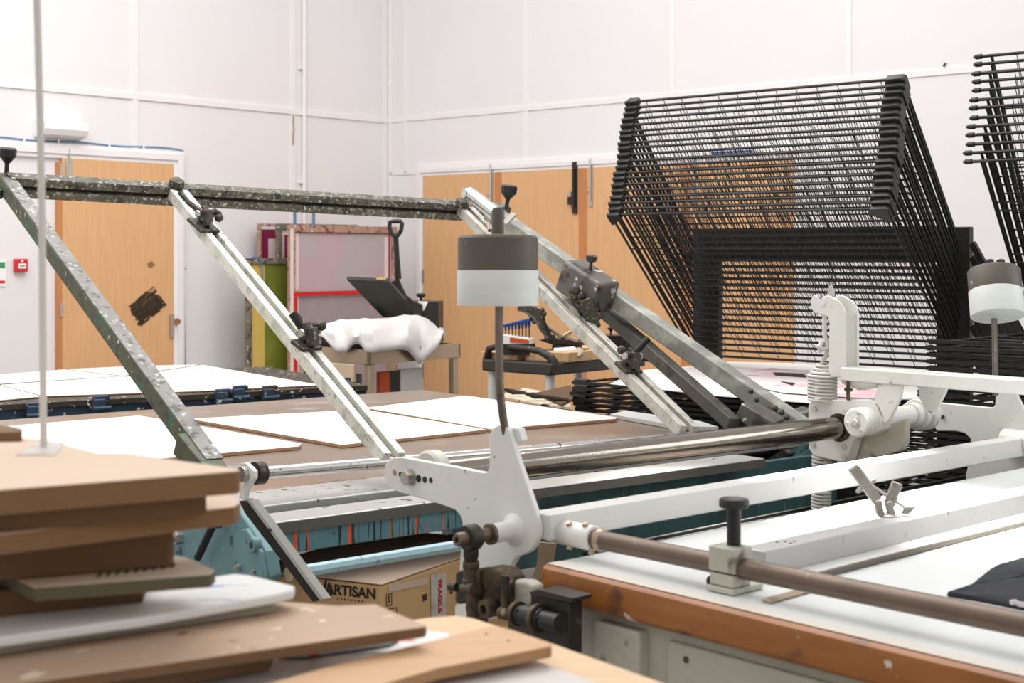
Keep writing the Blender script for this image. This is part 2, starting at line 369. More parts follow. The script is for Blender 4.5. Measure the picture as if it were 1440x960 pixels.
# ================================================================= DRYING RACKS
nr = V((.66, .7513, 0))            # from the free edge towards the hinges
RW = 1.345
def shelf_mesh(mb_f, mb_w, hL, s, dz, wires=13, ext=0, fr_=.0062):
    """hL: left hinge point. Free edge lies s towards the camera and dz up."""
    d = -nr*s+UP*dz; L = d.length; dn_ = d/L; nn = b_.cross(dn_).normalized()
    hR = hL+b_*RW; fL = hL+d; fR = hR+d
    for p in (hL, hR):
        mb_f.tube(p, p+d, .0058, seg=8)
    if ext: fL = fL-b_*ext
    if fr_ > .008: mb_f.bar(fL-b_*.02, fR+b_*.012, .024, .013)
    else: mb_f.tube(fL-b_*.02, fR+b_*.012, fr_, seg=8)
    mb_f.tube(hL, hR, .006, seg=8)
    for k in (.27, .52, .77): mb_f.tube(hL+d*k, hR+d*k, .0032, seg=6)
    for k in range(1, wires+1):
        o = b_*(RW*k/(wires+1))
        mb_w.tube(hL+o, hL+d+o, .0017, seg=5)
    return fL, fR, dn_, nn
def corner(p, dn_, nn, sz, th, inner):
    c = p-dn_*sz*.42
    pts = [p+dn_*.012-b_*th/2*0, p+dn_*.012+b_*inner*sz*1.1, p-dn_*sz*.25+b_*inner*sz*1.25, p-dn_*sz, p-dn_*sz-b_*inner*.012, p+dn_*.004-b_*inner*.014]
    return MB().prism([q-nn*.017 for q in pts], nn*.034)
def rack(root_label, hxy, raised, flats, ext=0):
    t = thing('drying_rack', root_label, 'drying rack', (hxy.x, hxy.y, 0), 'black drying racks')
    for i, (hz, s, dz) in enumerate(raised):
        hL = V((hxy.x, hxy.y, hz)); j = random.uniform(-.006, .006)
        f, w = MB(), MB(); fL, fR, dn_, nn = shelf_mesh(f, w, hL+b_*j, s, dz+random.uniform(-.003, .003), ext=ext)
        sh = f.build('shelf', 'rack_black', t); w.build('wire_grid', 'rack_wire', sh)
        if ext: MB().tube(fL-b_*.012, fL+b_*.012, .010).build('rod_end', 'black_plastic', sh); continue
        corner(fL, dn_, nn, .05, .03, 1).build('corner_cap', 'black_plastic', sh, .003)
        corner(fR, dn_, nn, .06, .03, -1).build('corner_cap', 'black_plastic', sh, .003)
    for i, (hz, s, dz) in enumerate(flats):
        hL = V((hxy.x, hxy.y, hz))
        f, w = MB(), MB(); fL, fR, dn_, nn = shelf_mesh(f, w, hL+b_*random.uniform(-.015, .015), s+random.uniform(-.012, .012), dz, ext=ext, fr_=.0085)
        sh = f.build('shelf', 'rack_black', t); w.build('wire_grid', 'rack_wire', sh)
        if ext: MB().tube(fL-b_*.012, fL+b_*.012, .010).build('rod_end', 'black_plastic', sh); continue
        corner(fL, dn_, nn, .055, .03, 1).build('corner_cap', 'black_plastic', sh, .003)
        corner(fR, dn_, nn, .055, .03, -1).build('corner_cap', 'black_plastic', sh, .003)
    top = max(r[0] for r in raised)+.06
    for k in (0, 1):
        p = V((hxy.x, hxy.y, 0))+b_*(RW+.06)*k-b_*.03+nr*.02
        MB().prism([p+UP*.05+nr*.02, p+UP*.05+nr*.06, p+UP*top+nr*.06, p+UP*top+nr*.02], b_*.15*(-1 if k else 1)).build('hinge_post', 'rack_black', t, .004)
        MB().bar(p+UP*.07-nr*.95, p+UP*.07+nr*.14, .04, .05).build('foot_rail', 'rack_black', t, .004)
        for dd in (-.9, .1): MB().tube(p-nr*-dd+UP*0, p-nr*-dd+UP*.05, .028).build('castor', 'black_plastic', t)
    pL = V((hxy.x, hxy.y, 0))+nr*.06
    MB().bar(pL+UP*(top-.075), pL+b_*RW+UP*(top-.075), .03, .15).build('top_rail', 'rack_black', t, .003)
    MB().bar(pL+UP*.12, pL+b_*RW+UP*.12, .03, .04).build('bottom_rail', 'rack_black', t, .003)
    MB().prism([V((hxy.x, hxy.y, .2))-nr*.9, V((hxy.x, hxy.y, .2))-nr*.9+b_*RW, V((hxy.x, hxy.y, .2))+b_*RW, V((hxy.x, hxy.y, .2))], UP*.02).build('dark_underlay', 'rack_black', t)  # added black sheet that darkens the view down to the floor
    return t
hx = V((.845*1.04, 6.9, 0))
def lerp(a, b, k): return a+(b-a)*k
raised = []
for i in range(20):
    k = i/19
    hpx = lerp(968, 985, k)
    hz = lerp(1.50, .955, k)
    raised.append((hz, lerp(.52, .655, k), lerp(2.14, 1.62, k)-hz))
flats = [(.875-i*.023, .905, .006) for i in range(22)]
rack1 = rack('large black wire drying rack with raised shelves in front of the wooden doors', hx, raised, flats)
hx2 = hx+b_*1.70
raised2 = [(1.36-.030*i, lerp(.50, .60, i/12), .84-.004*i) for i in range(13)]
flats2 = [(1.128-i*.024, .93, .004) for i in range(27)]
rack2 = rack('black wire drying rack at the right edge of the photo, its shelf ends cropped', hx2, raised2, flats2, ext=.05)
# spring braces on the right end of the first rack (a fan of bars)
for k in range(9):
    p = V((hx.x, hx.y, 0))+b_*(RW+.05)
    MB().bar(p+UP*(1.49-.058*k)+nr*.02, p+UP*(1.49-.058*k-.40)+b_*.25-nr*.04, .016, .03).build('brace', 'rack_black', rack1, .002)
# papers lying on the flat shelves of the first rack
ZR = .904
def sheet(name, px, Z, th, m, label, cat, group=None, bev=0, edge=None, **kw):
    """a flat sheet or slab whose top outline is seen at these points on the level Z"""
    pts = [Zp(x, y, Z) if not isinstance(x, V) else x for x, y in px]
    o = MB().prism([p-UP*th for p in pts], UP*th).build(name, m, None, bev, **kw)
    if edge:
        o.data.materials.append(MAT[edge])
        for f in o.data.polygons:
            if abs(f.normal.z) < .7: f.material_index = 1
    return tag(o, label, cat, group) if label else o
sheet('paper_sheet', [(858, 539), (905, 520), (1010, 511), (1130, 512), (1290, 522), (1290, 560), (1140, 566), (1010, 556)], ZR+.004, .003, 'sheet_white', 'wide white paper sheet lying lowest on the flat shelves of the drying rack', 'paper', 'papers on the drying rack')
sheet('paper_sheet', [(1010, 508), (1110, 510), (1240, 521), (1180, 545), (1030, 530)], ZR+.008, .003, 'sheet_white', 'white torn paper sheet at the back of the pile on the drying rack', 'paper', 'papers on the drying rack')
sheet('printed_sheet', [(1030, 523), (1085, 517), (1240, 528), (1230, 560), (1100, 551), (1035, 536)], ZR+.012, .003, 'paper_pink', 'pink marbled printed sheet on top of the papers on the drying rack', 'print', 'papers on the drying rack')
sheet('paper_scrap', [(1087, 523), (1130, 525), (1134, 530), (1090, 527)], ZR+.015, .002, 'ink', 'long black paper scrap on the pink printed sheet', 'paper')
sheet('paper_scrap', [(1098, 536), (1118, 538), (1114, 541)], ZR+.015, .002, 'ink', 'short black paper scrap near the edge of the pink printed sheet', 'paper')

# ================================================================= FAR TABLE
TL, TR = Zp(-120, 574.5, .80), Zp(517, 541, .80)
ut = (TR-TL).normalized(); vt = V((-ut.y, ut.x, 0))
t = thing('printing_table', 'farthest screen printing table with blue front rail, by the left wall', 'table', V((TL.x, TL.y, 0)))
Lt = (TR-TL).length
MB().prism([TL-UP*.028, TR-UP*.028, TR+vt*1.35-UP*.028, TL+vt*1.35-UP*.028], UP*.026).build('table_top', 'dark_rim', t, .002)
MB().prism([TL+vt*.012-UP*.105, TR+vt*.012-UP*.105, TR+vt*.05-UP*.105, TL+vt*.05-UP*.105], UP*.077).build('front_rail', 'navy', t, .003)
for k in (.08, .92):
    for d in (.1, 1.2):
        p = TL+ut*Lt*k+vt*d; p.z = 0
        MB().box(p+UP*.385, .08, .08, .77, ut, vt).build('leg', 'navy', t, .004)
for k, d in ((.1, .1), (.1, 1.2)):
    p = TL+vt*d; p.z = .3
    MB().bar(p+ut*Lt*.08, p+ut*Lt*.92, .05, .06).build('stretcher', 'navy', t, .003)
nf = -vt
for i, (x, y) in enumerate(((46, 586), (139, 576), (222, 572), (311, 566), (335, 561), (377, 561), (480, 550))):
    c = PL(x, y-6, TL+nf*.02, nf)
    m = MB().box(c, .05, .05, .06, ut, vt).box(c+UP*.034+ut*.01, .07, .03, .02, ut, vt).tube(c+nf*.02-UP*.012-ut*.03, c+nf*.02-UP*.012+ut*.05, .012)
    m.tube(c-UP*.045-ut*.05, c-UP*.045+ut*.02, .006).box(c-UP*.035, .03, .035, .03, ut, vt)
    m.build('clamp', 'navy', t, .004)
Zs = .803
def fs(px, label): return sheet('board', px, Zs+.003, .0045, 'board_white', label, 'board', 'white boards on the farthest table', edge='board_edge')
fs([(177, 529), (285, 513), (449, 541), (285, 549)], 'white board at the right end of the farthest printing table')
fs([(62, 556.5), (0, 541), (174, 529), (282, 549.3)], 'white board in the front middle of the farthest table, crossed by the green arm')
fs([(-75, 569), (-130, 548), (-4, 541), (59, 557)], 'white board in front at the left edge of the photo on the farthest table')
fs([(-10, 540), (-60, 531), (90, 519.5), (168, 528.5)], 'white board at the back left of the farthest table, below the white doorway wall')
fs([(173, 528), (95, 519), (190, 514.5), (281, 512.5)], 'white board at the back of the farthest table, below the paint-smeared door')

# ================================================================= MIDDLE PRESS
u2 = V((.788, .616, 0)); v2 = V((-.616, .788, 0)); N0 = V((-.604, 3.40, 0))
def Q(u, v, z=0): return N0+u2*u+v2*v+UP*z
ZT2 = .80
q = thing('screen_printing_press', 'blue screen printing press with its raised paint-splashed frame, in the middle', 'printing press', Q(.4, .8))
# bed and front rails (u from U0 to U1)
U0, U1 = 0.0, 2.33
MB().prism([Q(-1.0, .45, ZT2-.03), Q(2.2, .45, ZT2-.03), Q(2.2, 2.52, ZT2-.03), Q(-1.0, 2.52, ZT2-.03)], UP*.03).build('table_top', 'table_metal', q, .003)
MB().prism([Q(U0, 0, ZT2-.026), Q(U1-.55, 0, ZT2-.026), Q(U1-.55, .12, ZT2-.026), Q(U0, .12, ZT2-.026)], UP*.026).build('front_rail', 'rail_grey', q, .004)
MB().prism([Q(U0, -.004, ZT2-.028), Q(U1-.55, -.004, ZT2-.028), Q(U1-.55, 0, ZT2-.028), Q(U0, 0, ZT2-.028)], UP*.026).build('rail_face', 'rail_dark', q)
MB().prism([Q(U0, .20, ZT2-.02), Q(U1, .20, ZT2-.02), Q(U1, .42, ZT2-.02), Q(U0, .42, ZT2-.02)], UP*.024).build('front_rail', 'rail_grey', q, .004)
MB().prism([Q(U0, .1, ZT2-.09), Q(U1, .1, ZT2-.09), Q(U1, .46, ZT2-.09), Q(U0, .46, ZT2-.09)], UP*.03).build('under_tray', 'slot_black', q)
MB().prism([Q(U0, .01, .718), Q(.72, .01, .718), Q(.72, .04, .718), Q(U0, .04, .718)], UP*.056).build('apron', 'teal_drip', q, .003)
MB().prism([Q(.72, .08, .56), Q(U1-.1, .08, .56), Q(U1-.1, .11, .56), Q(.72, .11, .56)], UP*.21).build('apron_panel', 'teal_shaded', q)
MB().prism([Q(U0, .5, .70), Q(U1, .5, .70), Q(U1, .54, .70), Q(U0, .54, .70)], UP*.07).build('cross_beam', 'dark_iron', q)
for uu in (U0+.05, U1-.1):
    for vv in (.3, 2.3): MB().box(Q(uu, vv, .385), .09, .09, .77, u2, v2).build('leg', 'teal', q, .005)
    MB().bar(Q(uu, .3, .5), Q(uu, 2.3, .5), .05, .07).build('side_rail', 'teal', q, .004)
MB().bar(Q(U0, .3, .40), Q(U1-.1, .3, .40), .05, .06).build('stretcher', 'dark_iron', q)
MB().bar(Q(U0+.05, 2.3, .35), Q(U1-.1, 2.3, .35), .05, .06).build('stretcher', 'dark_iron', q)
# pale blue foot pipe
MB().tube(A(415, 805, 3.30), A(700, 758, 3.72), .0150, seg=8).build('foot_pipe', 'light_blue', q)
MB().tube(A(406, 806.5, 3.285), A(424, 803.5, 3.315), .0175).build('pipe_ferrule', 'stainless', q)
# teal side bracket at the left
pn = u2; pp0 = A(330, 760, 3.42)
br = [PL(x, y, pp0, pn) for x, y in ((238, 742), (262, 728), (334, 716), (352, 742), (372, 775), (378, 812), (362, 840), (250, 850), (232, 800))]
bk = MB().prism(br, u2*.035).build('side_bracket', 'teal', q, .004)
MB().prism([PL(x, y, pp0, pn) for x, y in ((352, 742), (372, 775), (378, 812), (362, 840), (357, 836), (367, 808), (362, 778), (345, 744))], -u2*.012).build('rim', 'teal', bk, .003)
c = PL(364, 765, pp0, pn); MB().lathe(c-u2*.02, u2, [(.0, 0), (.018, 0), (.018, .02), (0, .02)]).build('lug', 'teal', bk, .002)
MB().tube(c-u2*.0205, c-u2*.02, .008).build('lug_hole', 'slot_black', bk)
for x, y, r in ((254, 755, .018), (284, 737, .008), (338, 797, .009), (360, 803, .007)):
    c = PL(x, y, pp0, pn); MB().tube(c, c-u2*r*1.0, r, seg=6).tube(c-u2*r, c-u2*r*1.6, r*.55).build('bolt', 'hinge_steel', bk)
MB().tube(PL(302, 733, pp0-u2*.03, pn), PL(278, 784, pp0-u2*.03, pn), .010).build('lever_rod', 'black', q)
MB().box(PL(302, 733, pp0-u2*.03, pn), .03, .03, .03, u2, v2).build('rod_block', 'black', q, .003)
# hinge bar
HL, HR = A(352, 666, 3.66), A(1133, 600.5, 5.02)
MB().tube(A(364, 665, 3.68), HR, .0165).build('hinge_bar', 'chrome', q)
MB().tube(A(357, 665.5, 3.67), A(369, 664.5, 3.69), .030).build('collar', 'dark_iron', q)
c = A(347, 672, 3.64)
MB().prism([PL(x, y, c, u2) for x, y in ((337, 652), (345, 650), (357, 662), (357, 672), (346, 690), (344, 704), (335, 700), (340, 684), (348, 670))], u2*.012).build('hinge_plate', 'white_enamel', q, .002)
MB().tube(A(352, 665.7, 3.655), A(338, 667, 3.63), .020, seg=8).build('hinge_nut', 'hinge_steel', q)
for x, y in ((355, 709), (351, 704)): MB().tube(A(x, y, 3.62), A(x+3, y-1, 3.66), .006).build('pin', 'hinge_steel', q)
# raised frame plane
TLf = A(5, 246, 5.05)
fn = (HR-HL).cross(TLf-HL).normalized()
if fn.z < 0: fn = -fn
fu = (HR-HL).normalized()
def FP(px, py, off=0): return PL(px, py, HL+fn*off, fn)
def twin(p0, p1, w, h, name, m_rail, m_slot, gap=.3):
    """channel arm: two rails with a dark slot between"""
    d = (p1-p0).normalized(); s = d.cross(fn).normalized(); rw = w*(1-gap)/2
    arm = MB().bar(p0-fn*h*.28, p1-fn*h*.28, w*.96, h*.34, up=fn).build(name, m_slot, q)
    for sg in (-1, 1):
        o = s*(sg*(w-rw)/2)
        MB().bar(p0+o, p1+o, rw, h, up=fn).build('rail', m_rail, arm, .002)
    return arm
def bolt_knob(p, ax, L, r, name='knob', m='black'):
    k = MB().lathe(p, ax, [(.26*r, 0), (.26*r, L*.38), (.5*r, L*.48), (.8*r, L*.6), (r, L*.68), (r, L*.94), (.8*r, L)], 10).build(name, m, q)
    return k
# left green arm and its dark lower strap
pL0, pL1 = FP(4, 252), FP(292, 648)
MB().bar(pL0, pL1, .052, .052, up=fn).build('frame_arm', 'green_bar', q, .003)
MB().bar(FP(12, 250, .028), FP(302, 645, .028), .048, .004, up=fn).build('arm_cover', 'grey_paint_bar', q)
MB().bar(FP(262, 622, -.004), FP(306, 678, -.004), .064, .062, up=fn).build('arm_sleeve', 'green_bar', q, .004)
MB().prism([A(x, y, 3.20) for x, y in ((336, 704), (349, 704), (450, 842), (440, 846), (345, 722))], u2*.012).build('arm_strap', 'slot_black', q)
MB().prism([A(x, y, 3.195) for x, y in ((348, 704), (352, 703), (455, 842), (450, 844))], u2*.02).build('strap_edge', 'rail_grey', q)
bolt_knob(FP(9, 244, .02), V((.1, -.1, 1)), .092, .030)
MB().bar(FP(-2, 274, -.02), FP(6, 262, -.02), .02, .03).build('end_stop', 'dark_iron', q)
# top bar
pT0, pT1 = FP(10, 259), FP(712, 299)
d = (pT1-pT0).normalized(); sT = fn.cross(d).normalized()
tb = MB().bar(pT0+sT*.006, pT1+sT*.006, .034, .062, up=fn).build('top_bar', 'slot_black', q)
MB().bar(pT0+fn*.021, pT1+fn*.021, .056, .030, up=fn).build('flange', 'paint_bar', tb, .004)
MB().bar(pT0-fn*.024, pT1-fn*.024, .056, .032, up=fn).build('flange', 'paint_bar', tb, .004)
# channel arms
twin(FP(249, 272, .01), FP(553, 646, .01), .070, .042, 'channel_arm', 'white_paint_bar', 'slot_black')
twin(FP(654, 296, .01), FP(968, 607, .01), .078, .042, 'channel_arm', 'alu_paint_bar', 'slot_black')
MB().lathe(FP(247, 264, .03), fn, [(.024, 0), (.03, .01), (.028, .03), (.012, .04)], 12).build('arm_bolt', 'clamp_iron', q)
MB().lathe(FP(648, 291, .03), fn, [(.024, 0), (.03, .01), (.028, .03), (.012, .04)], 12).build('arm_bolt', 'clamp_iron', q)
# ---- toggle clamps on the arms
def toggle(px, py, base_px, lever, spindle, big):
    """base plate on the arm, a cast body, a long lever and a spindle"""
    c0, c1 = FP(*base_px[0], .035), FP(*base_px[1], .035)
    dd = (c1-c0).normalized(); ss = dd.cross(fn).normalized(); m = (c0+c1)/2
    t0 = MB().bar(c0, c1, .075, .014, up=fn).build('toggle_clamp', 'clamp_iron', q, .002)
    b = FP(px, py, .06)
    Yb = b.y
    def AA(x, y): return A(x, y, Yb)
    MB().bar(m+fn*.01-dd*.03, m+fn*.06+dd*.0, .045, .022, up=ss).bar(m+fn*.01+dd*.03, m+fn*.06+dd*.0, .04, .022, up=ss).build('clamp_body', 'clamp_iron', t0, .003)
    MB().path([m+fn*.05]+[AA(*p) for p in lever[:-1]]+[AA(*lever[-1])], [.012]*(len(lever)-1)+[big, big*.9]).build('lever', 'black_plastic' if big > .012 else 'clamp_iron', t0)
    MB().path([m+fn*.05]+[AA(*p) for p in spindle], .010).build('spindle', 'clamp_iron', t0)
    e = AA(*spindle[-1]); MB().ball(e, .016).build('spindle_tip', 'clamp_iron', t0)
    for k in (-1, 1): MB().tube(m+ss*.03*k+fn*.045, m+ss*.038*k+fn*.045, .013, seg=6).build('pivot_bolt', 'hinge_steel', t0)
toggle(429, 470, ((422, 478), (440, 492)), [(424, 462), (417, 448), (411, 440)], [(434, 460), (441, 456), (452, 458)], .016)
toggle(290, 308, ((276, 308), (296, 326)), [(280, 296), (264, 284), (252, 270)], [(291, 303), (303, 296), (308, 300), (308, 306)], .009)
toggle(880, 506, ((876, 510), (892, 524)), [(888, 500), (898, 490), (912, 475)], [(879, 497), (874, 492)], .013)
# ---- square squeegee tube over the frame with its dark guide below
s0, s1 = FP(668, 282, .13), FP(1128, 602, .05)
MB().bar(FP(690, 299, .13), s1, .064, .064, up=fn).build('square_tube', 'tube_paint', q, .006)
g0, g1 = FP(826, 416, .01), FP(1032, 597, .01)
MB().bar(g0, g1, .05, .046, up=fn).build('guide_bar', 'dark_bar', q, .004)
# silver grip at the top of the tube
gp = [FP(x, y, .16) for x, y in ((652, 271), (660, 272), (672, 281), (684, 291), (700, 303))]
MB().path(gp, [.022, .030, .030, .030, .034], 14).build('tube_grip', 'chrome', q)
for x, y in ((654, 276), (659, 279), (664, 283), (669, 287)): MB().ball(FP(x, y, .135), .012).build('grip_ridge', 'clamp_iron', q)
bolt_knob(FP(712, 294, .17), V((.14, -.05, 1)), .10, .034)
MB().bar(FP(708, 316, .19), FP(722, 302, .19), .02, .016, up=fn).build('tube_strap', 'hinge_steel', q)
MB().path([FP(697, 322, .16), FP(688, 324, .16), FP(686, 314, .16)], .007).build('wing_screw', 'stainless', q)
# sliding carriage block with its clamp gear
d = (s1-FP(690, 298, .13)).normalized(); sd = d.cross(fn).normalized()
cc = FP(826, 402, .115)
cb = MB().box(cc, .20, .125, .125, d, sd, fn).build('carriage', 'paint_block', q, .012)
MB().lathe(cc+fn*.06-d*.01, V((.1, -.1, 1)), [(.006, 0), (.006, .03), (.018, .035), (.022, .045), (.022, .056), (.01, .06)], 12).build('carriage_screw', 'clamp_iron', cb)
Yc = cc.y-.08
def CA(x, y): return A(x, y, Yc)
MB().bar(CA(822, 420), CA(836, 462), .06, .05).build('drop_arm', 'clamp_iron', cb, .006)
MB().path([CA(804, 408), CA(806, 424), CA(818, 436), CA(842, 436)], .014).build('drop_link', 'clamp_iron', cb)
for x, y, r in ((809, 407, .02), (816, 416, .018), (806, 418, .02), (838, 444, .022), (833, 460, .02)): MB().ball(CA(x, y), r).build('adjuster', 'clamp_iron', cb)
MB().ball(CA(808, 424), .012).build('adjuster', 'orange', cb)
MB().path([CA(834, 436), CA(842, 428), CA(845, 438)], .009).build('drop_lever', 'dark_iron', cb)
MB().prism([CA(x, y) for x, y in ((800, 432), (808, 426), (818, 452), (812, 458))], V((.02, .03, 0))).build('blade_plate', 'alu_paint_bar', cb)
# squeegee end fitting near the second bar (dark head beyond the weight)
hd = FP(752, 428, -.03)
MB().path([A(728, 432, hd.y), A(745, 434, hd.y), A(758, 445, hd.y), A(764, 462, hd.y), A(772, 474, hd.y)], [.014, .022, .024, .016, .012]).build('squeegee_head', 'clamp_iron', q)
# pivot fittings at the lower right end
MB().bar(FP(1046, 574, .05), FP(1092, 602, .045), .085, .06, up=fn).build('pivot_block', 'paint_block', q, .004)
MB().tube(A(1063, 594, 4.87), A(1084, 588, 4.93), .045, seg=8).build('pivot_nut', 'bronze', q)
MB().tube(A(1062, 594, 4.85), A(1064, 594, 4.87), .025, seg=12).build('pivot_core', 'slot_black', q)
MB().tube(A(1110, 590, 4.94), A(1130, 583, 5.05), .03).build('pivot_pin', 'chrome', q)
for x, y in ((1106, 587), (1099, 579), (1090, 574), (1056, 550), (1064, 562)): MB().ball(FP(x, y, .105), .010).build('rivet', 'clamp_iron', q)
MB().prism([A(x, y, 4.9) for x, y in ((1096, 626), (1136, 622), (1136, 634), (1119, 655))], u2*.03).build('corner_gusset', 'teal', q)
MB().prism([A(x, y, 4.75) for x, y in ((1060, 660), (1075, 648), (1100, 632), (1108, 638), (1080, 668))], u2*.04).build('corner_brace', 'dark_iron', q)
# white boards on the middle press bed
def mb_(px, label, Z=ZT2+.013, th=.012):
    return sheet('board', px, Z, th, 'board_white', label, 'board', 'white boards on the middle press', .002, edge='board_edge')
mb_([(266, 588.5), (470, 623), (480, 625), (684, 603.5), (511, 575.5)], 'white board with a beige edge in the middle of the blue press bed')
mb_([(514, 573), (656, 556), (868, 586.5), (866, 588.5), (691, 603)], 'white board farther right on the blue press bed, behind the hanging weight')
mb_([(-45, 603), (196, 584), (424, 623), (421, 627), (150, 651)], 'white board at the left of the blue press bed, crossed by the green arm')
sheet('plank', [(858, 582), (880, 577), (985, 592), (1010, 600), (960, 600)], ZT2+.016, .014, 'white_panel', 'pale grey plank lying at the right end of the blue press bed', 'plank')
for i, (px, m, lb) in enumerate((
        ([(700, 556), (735, 545), (800, 556), (803, 572), (760, 568)], 'paper_mix', 'crumpled printed paper offcut lying in the pile beside the trolley leg'),
        ([(752, 552), (803, 541), (806, 560), (790, 568)], 'card_dark', 'dark brown paper offcut in the pile next to the stacked black shelves'))):
    sheet('paper_offcut', px, ZT2+.016+.01*i, .009, m, lb, 'paper', 'paper offcuts behind the white boards')
for x, y, lb in ((724, 551, 'curled black strip at the left of the offcut pile behind the boards'), (755, 557, 'small black offcut in the middle of the pile behind the boards'), (783, 561, 'black offcut at the right of the pile near the stacked shelves')):
    p = Zp(x, y, ZT2+.035)
    tag(MB().path([p+V((-.05, .0, .012)), p+V((-.01, .01, .0)), p+V((.05, 0, -.004))], [.006, .012, .006], 8).build('paper_offcut', 'ink'), lb, 'paper', 'black offcuts behind the white boards')

# ================================================================= FRONT PRESS
u = V((.743, .669, 0)); v = V((-.669, .743, 0))
ZBED = .85
C0 = Zp(762, 793, ZBED)
def B(a, b, z): return V((C0.x, C0.y, 0))+u*a-v*b+UP*z       # a along the far edge, b towards the camera's right
p = thing('screen_printing_press', 'grey and white screen printing press with wooden-edged white bed in the right foreground', 'printing press', B(.6, .6, 0))
# bed: white laminate top with a rounded wooden lip along the near side
MB().prism([B(.02, .002, ZBED-.02), B(2.5, .002, ZBED-.02), B(2.5, 1.9, ZBED-.02), B(.02, 1.9, ZBED-.02)], UP*.02).build('bed_top', 'laminate', p, .003)
MB().prism([B(.012, .002, ZBED-.0005), B(.045, .002, ZBED-.0005), B(.045, 1.9, ZBED-.0005), B(.012, 1.9, ZBED-.0005)], UP*.001).build('bed_border', 'bed_border', p)
prof = [(.024, ZBED-.001), (.010, ZBED-.002), (.002, ZBED-.008), (0, ZBED-.016), (.0, ZBED-.058), (.006, ZBED-.066), (.03, ZBED-.068)]
MB().loft([[B(a, bb, z) for a, z in prof] for bb in (0, 1.9)]).build('wooden_lip', 'wood_edge', p)
MB().prism([B(.03, .03, ZBED-.066), B(2.4, .03, ZBED-.066), B(2.4, 1.85, ZBED-.066), B(.03, 1.85, ZBED-.066)], UP*.045).build('bed_core', 'wood_edge', p)
# cast body
MB().prism([B(.035, .05, .25), B(2.3, .05, .25), B(2.3, 1.8, .25), B(.035, 1.8, .25)], UP*(ZBED-.068-.25)).build('body', 'grey_cast', p, .01)
MB().prism([B(.010, .13, .55), B(.010, .245, .55), B(.040, .245, .55), B(.040, .13, .55)], UP*.215).build('side_plate', 'grey_cast', p, .006)
MB().prism([B(.024, .30, .60), B(.024, 1.7, .60), B(.036, 1.7, .60), B(.036, .30, .60)], UP*.16).build('side_panel', 'grey_cast', p, .004)
for bb in (.345, .62, .9): MB().tube(B(.022, bb, .735), B(.030, bb, .735), .006).build('panel_screw', 'bronze', p)
for a, bb in ((.12, .2), (.12, 1.7), (2.2, .2), (2.2, 1.7)): MB().box(B(a, bb, .125), .12, .12, .25, u, v).build('foot', 'grey_cast', p, .006)
# lever plate (left)
Lp = A(745, 742, 2.83)
def LP(x, y, o=0): return PL(x, y, Lp+u*o, u)
plate = [(541, 656), (545, 648), (554, 643), (565, 642.5), (640, 656), (680, 664), (685, 663), (688, 657), (688, 612), (692, 602), (700, 597.5), (707, 597), (713, 602), (716, 608), (728, 647), (741, 685), (752, 718), (757, 738), (757, 752), (752, 766), (745, 775), (735, 780), (726, 783), (719, 795), (712, 812), (702, 845), (696, 870), (640, 870), (646, 797), (650, 735), (647, 725), (640, 717), (627, 712), (600, 703), (560, 692), (548, 686), (541, 674)]
lv = MB().prism([LP(x, y) for x, y in plate], u*.014).build('lever_plate', 'white_enamel', p, .0025)
for x, y, r in ((555, 664, .007), (563.5, 667, .006), (589, 672.5, .008), (597.5, 674, .007), (606, 675, .006)):
    c = LP(x, y); MB().tube(c-u*.0012, c+u*.002, r).build('bolt_hole', 'slot_black' if x > 556 else 'stainless', lv)
c = LP(578, 671); MB().tube(c-u*.002, c+u*.002, .019).tube(c-u*.002, c-u*.019, .0155, seg=6).build('hex_bolt', 'hinge_steel', lv)
MB().prism([LP(x, y, .014) for x, y in ((716, 600), (728, 602), (733, 620), (722, 624), (714, 612))], u*.02).build('weight_socket', 'weight_grey', lv, .003)
# roller shaft and its end disc
R0 = A(600, 668.5, 3.185); R1 = A(1180, 601, 4.065)
ra = (R1-R0).normalized()
MB().lathe(R0+ra*.0, ra, [(.0, 0), (.050, 0), (.056, .006), (.056, .03), (.05, .036), (0, .036)]).build('roller_flange', 'grey_enamel', p)
MB().tube(R0+ra*.03, R1+ra*.28, .0315, seg=40).build('roller', 'roller', p)
# counterweight (left)
wz = A(700, 380, 2.88)
def weight(c, ax, r, h0, h1, foot, rm, stud):
    ax = V(ax).normalized()
    w = MB().lathe(c, ax, [(0, -h0), (r*.985, -h0), (r, -h0+.002), (r, 0), (0, 0)], 48).build('counterweight', 'weight_grey', p)
    MB().lathe(c, ax, [(0, 0), (r*.985, .0006), (r*.985, h1-.006), (r*.94, h1-.001), (.3*r, h1+.002), (0, h1+.002)], 48).build('weight_cap', 'weight_dark', w)
    MB().path(foot, .0085, 14).build('weight_rod', rm, w)
    if stud: MB().lathe(c, ax, [(.0125, h1), (.0125, h1+.05), (.010, h1+.056), (.0, h1+.058)], 16).build('weight_stud', 'weight_dark', w)
    return w
weight(wz, (0, .02, 1), .0825, .071, .071, [A(702, 428, 2.88), A(702, 480, 2.88), A(702.5, 530, 2.88), A(704, 560, 2.885), A(708, 590, 2.89), A(712, 612, 2.895)], 'steel_rod', True)
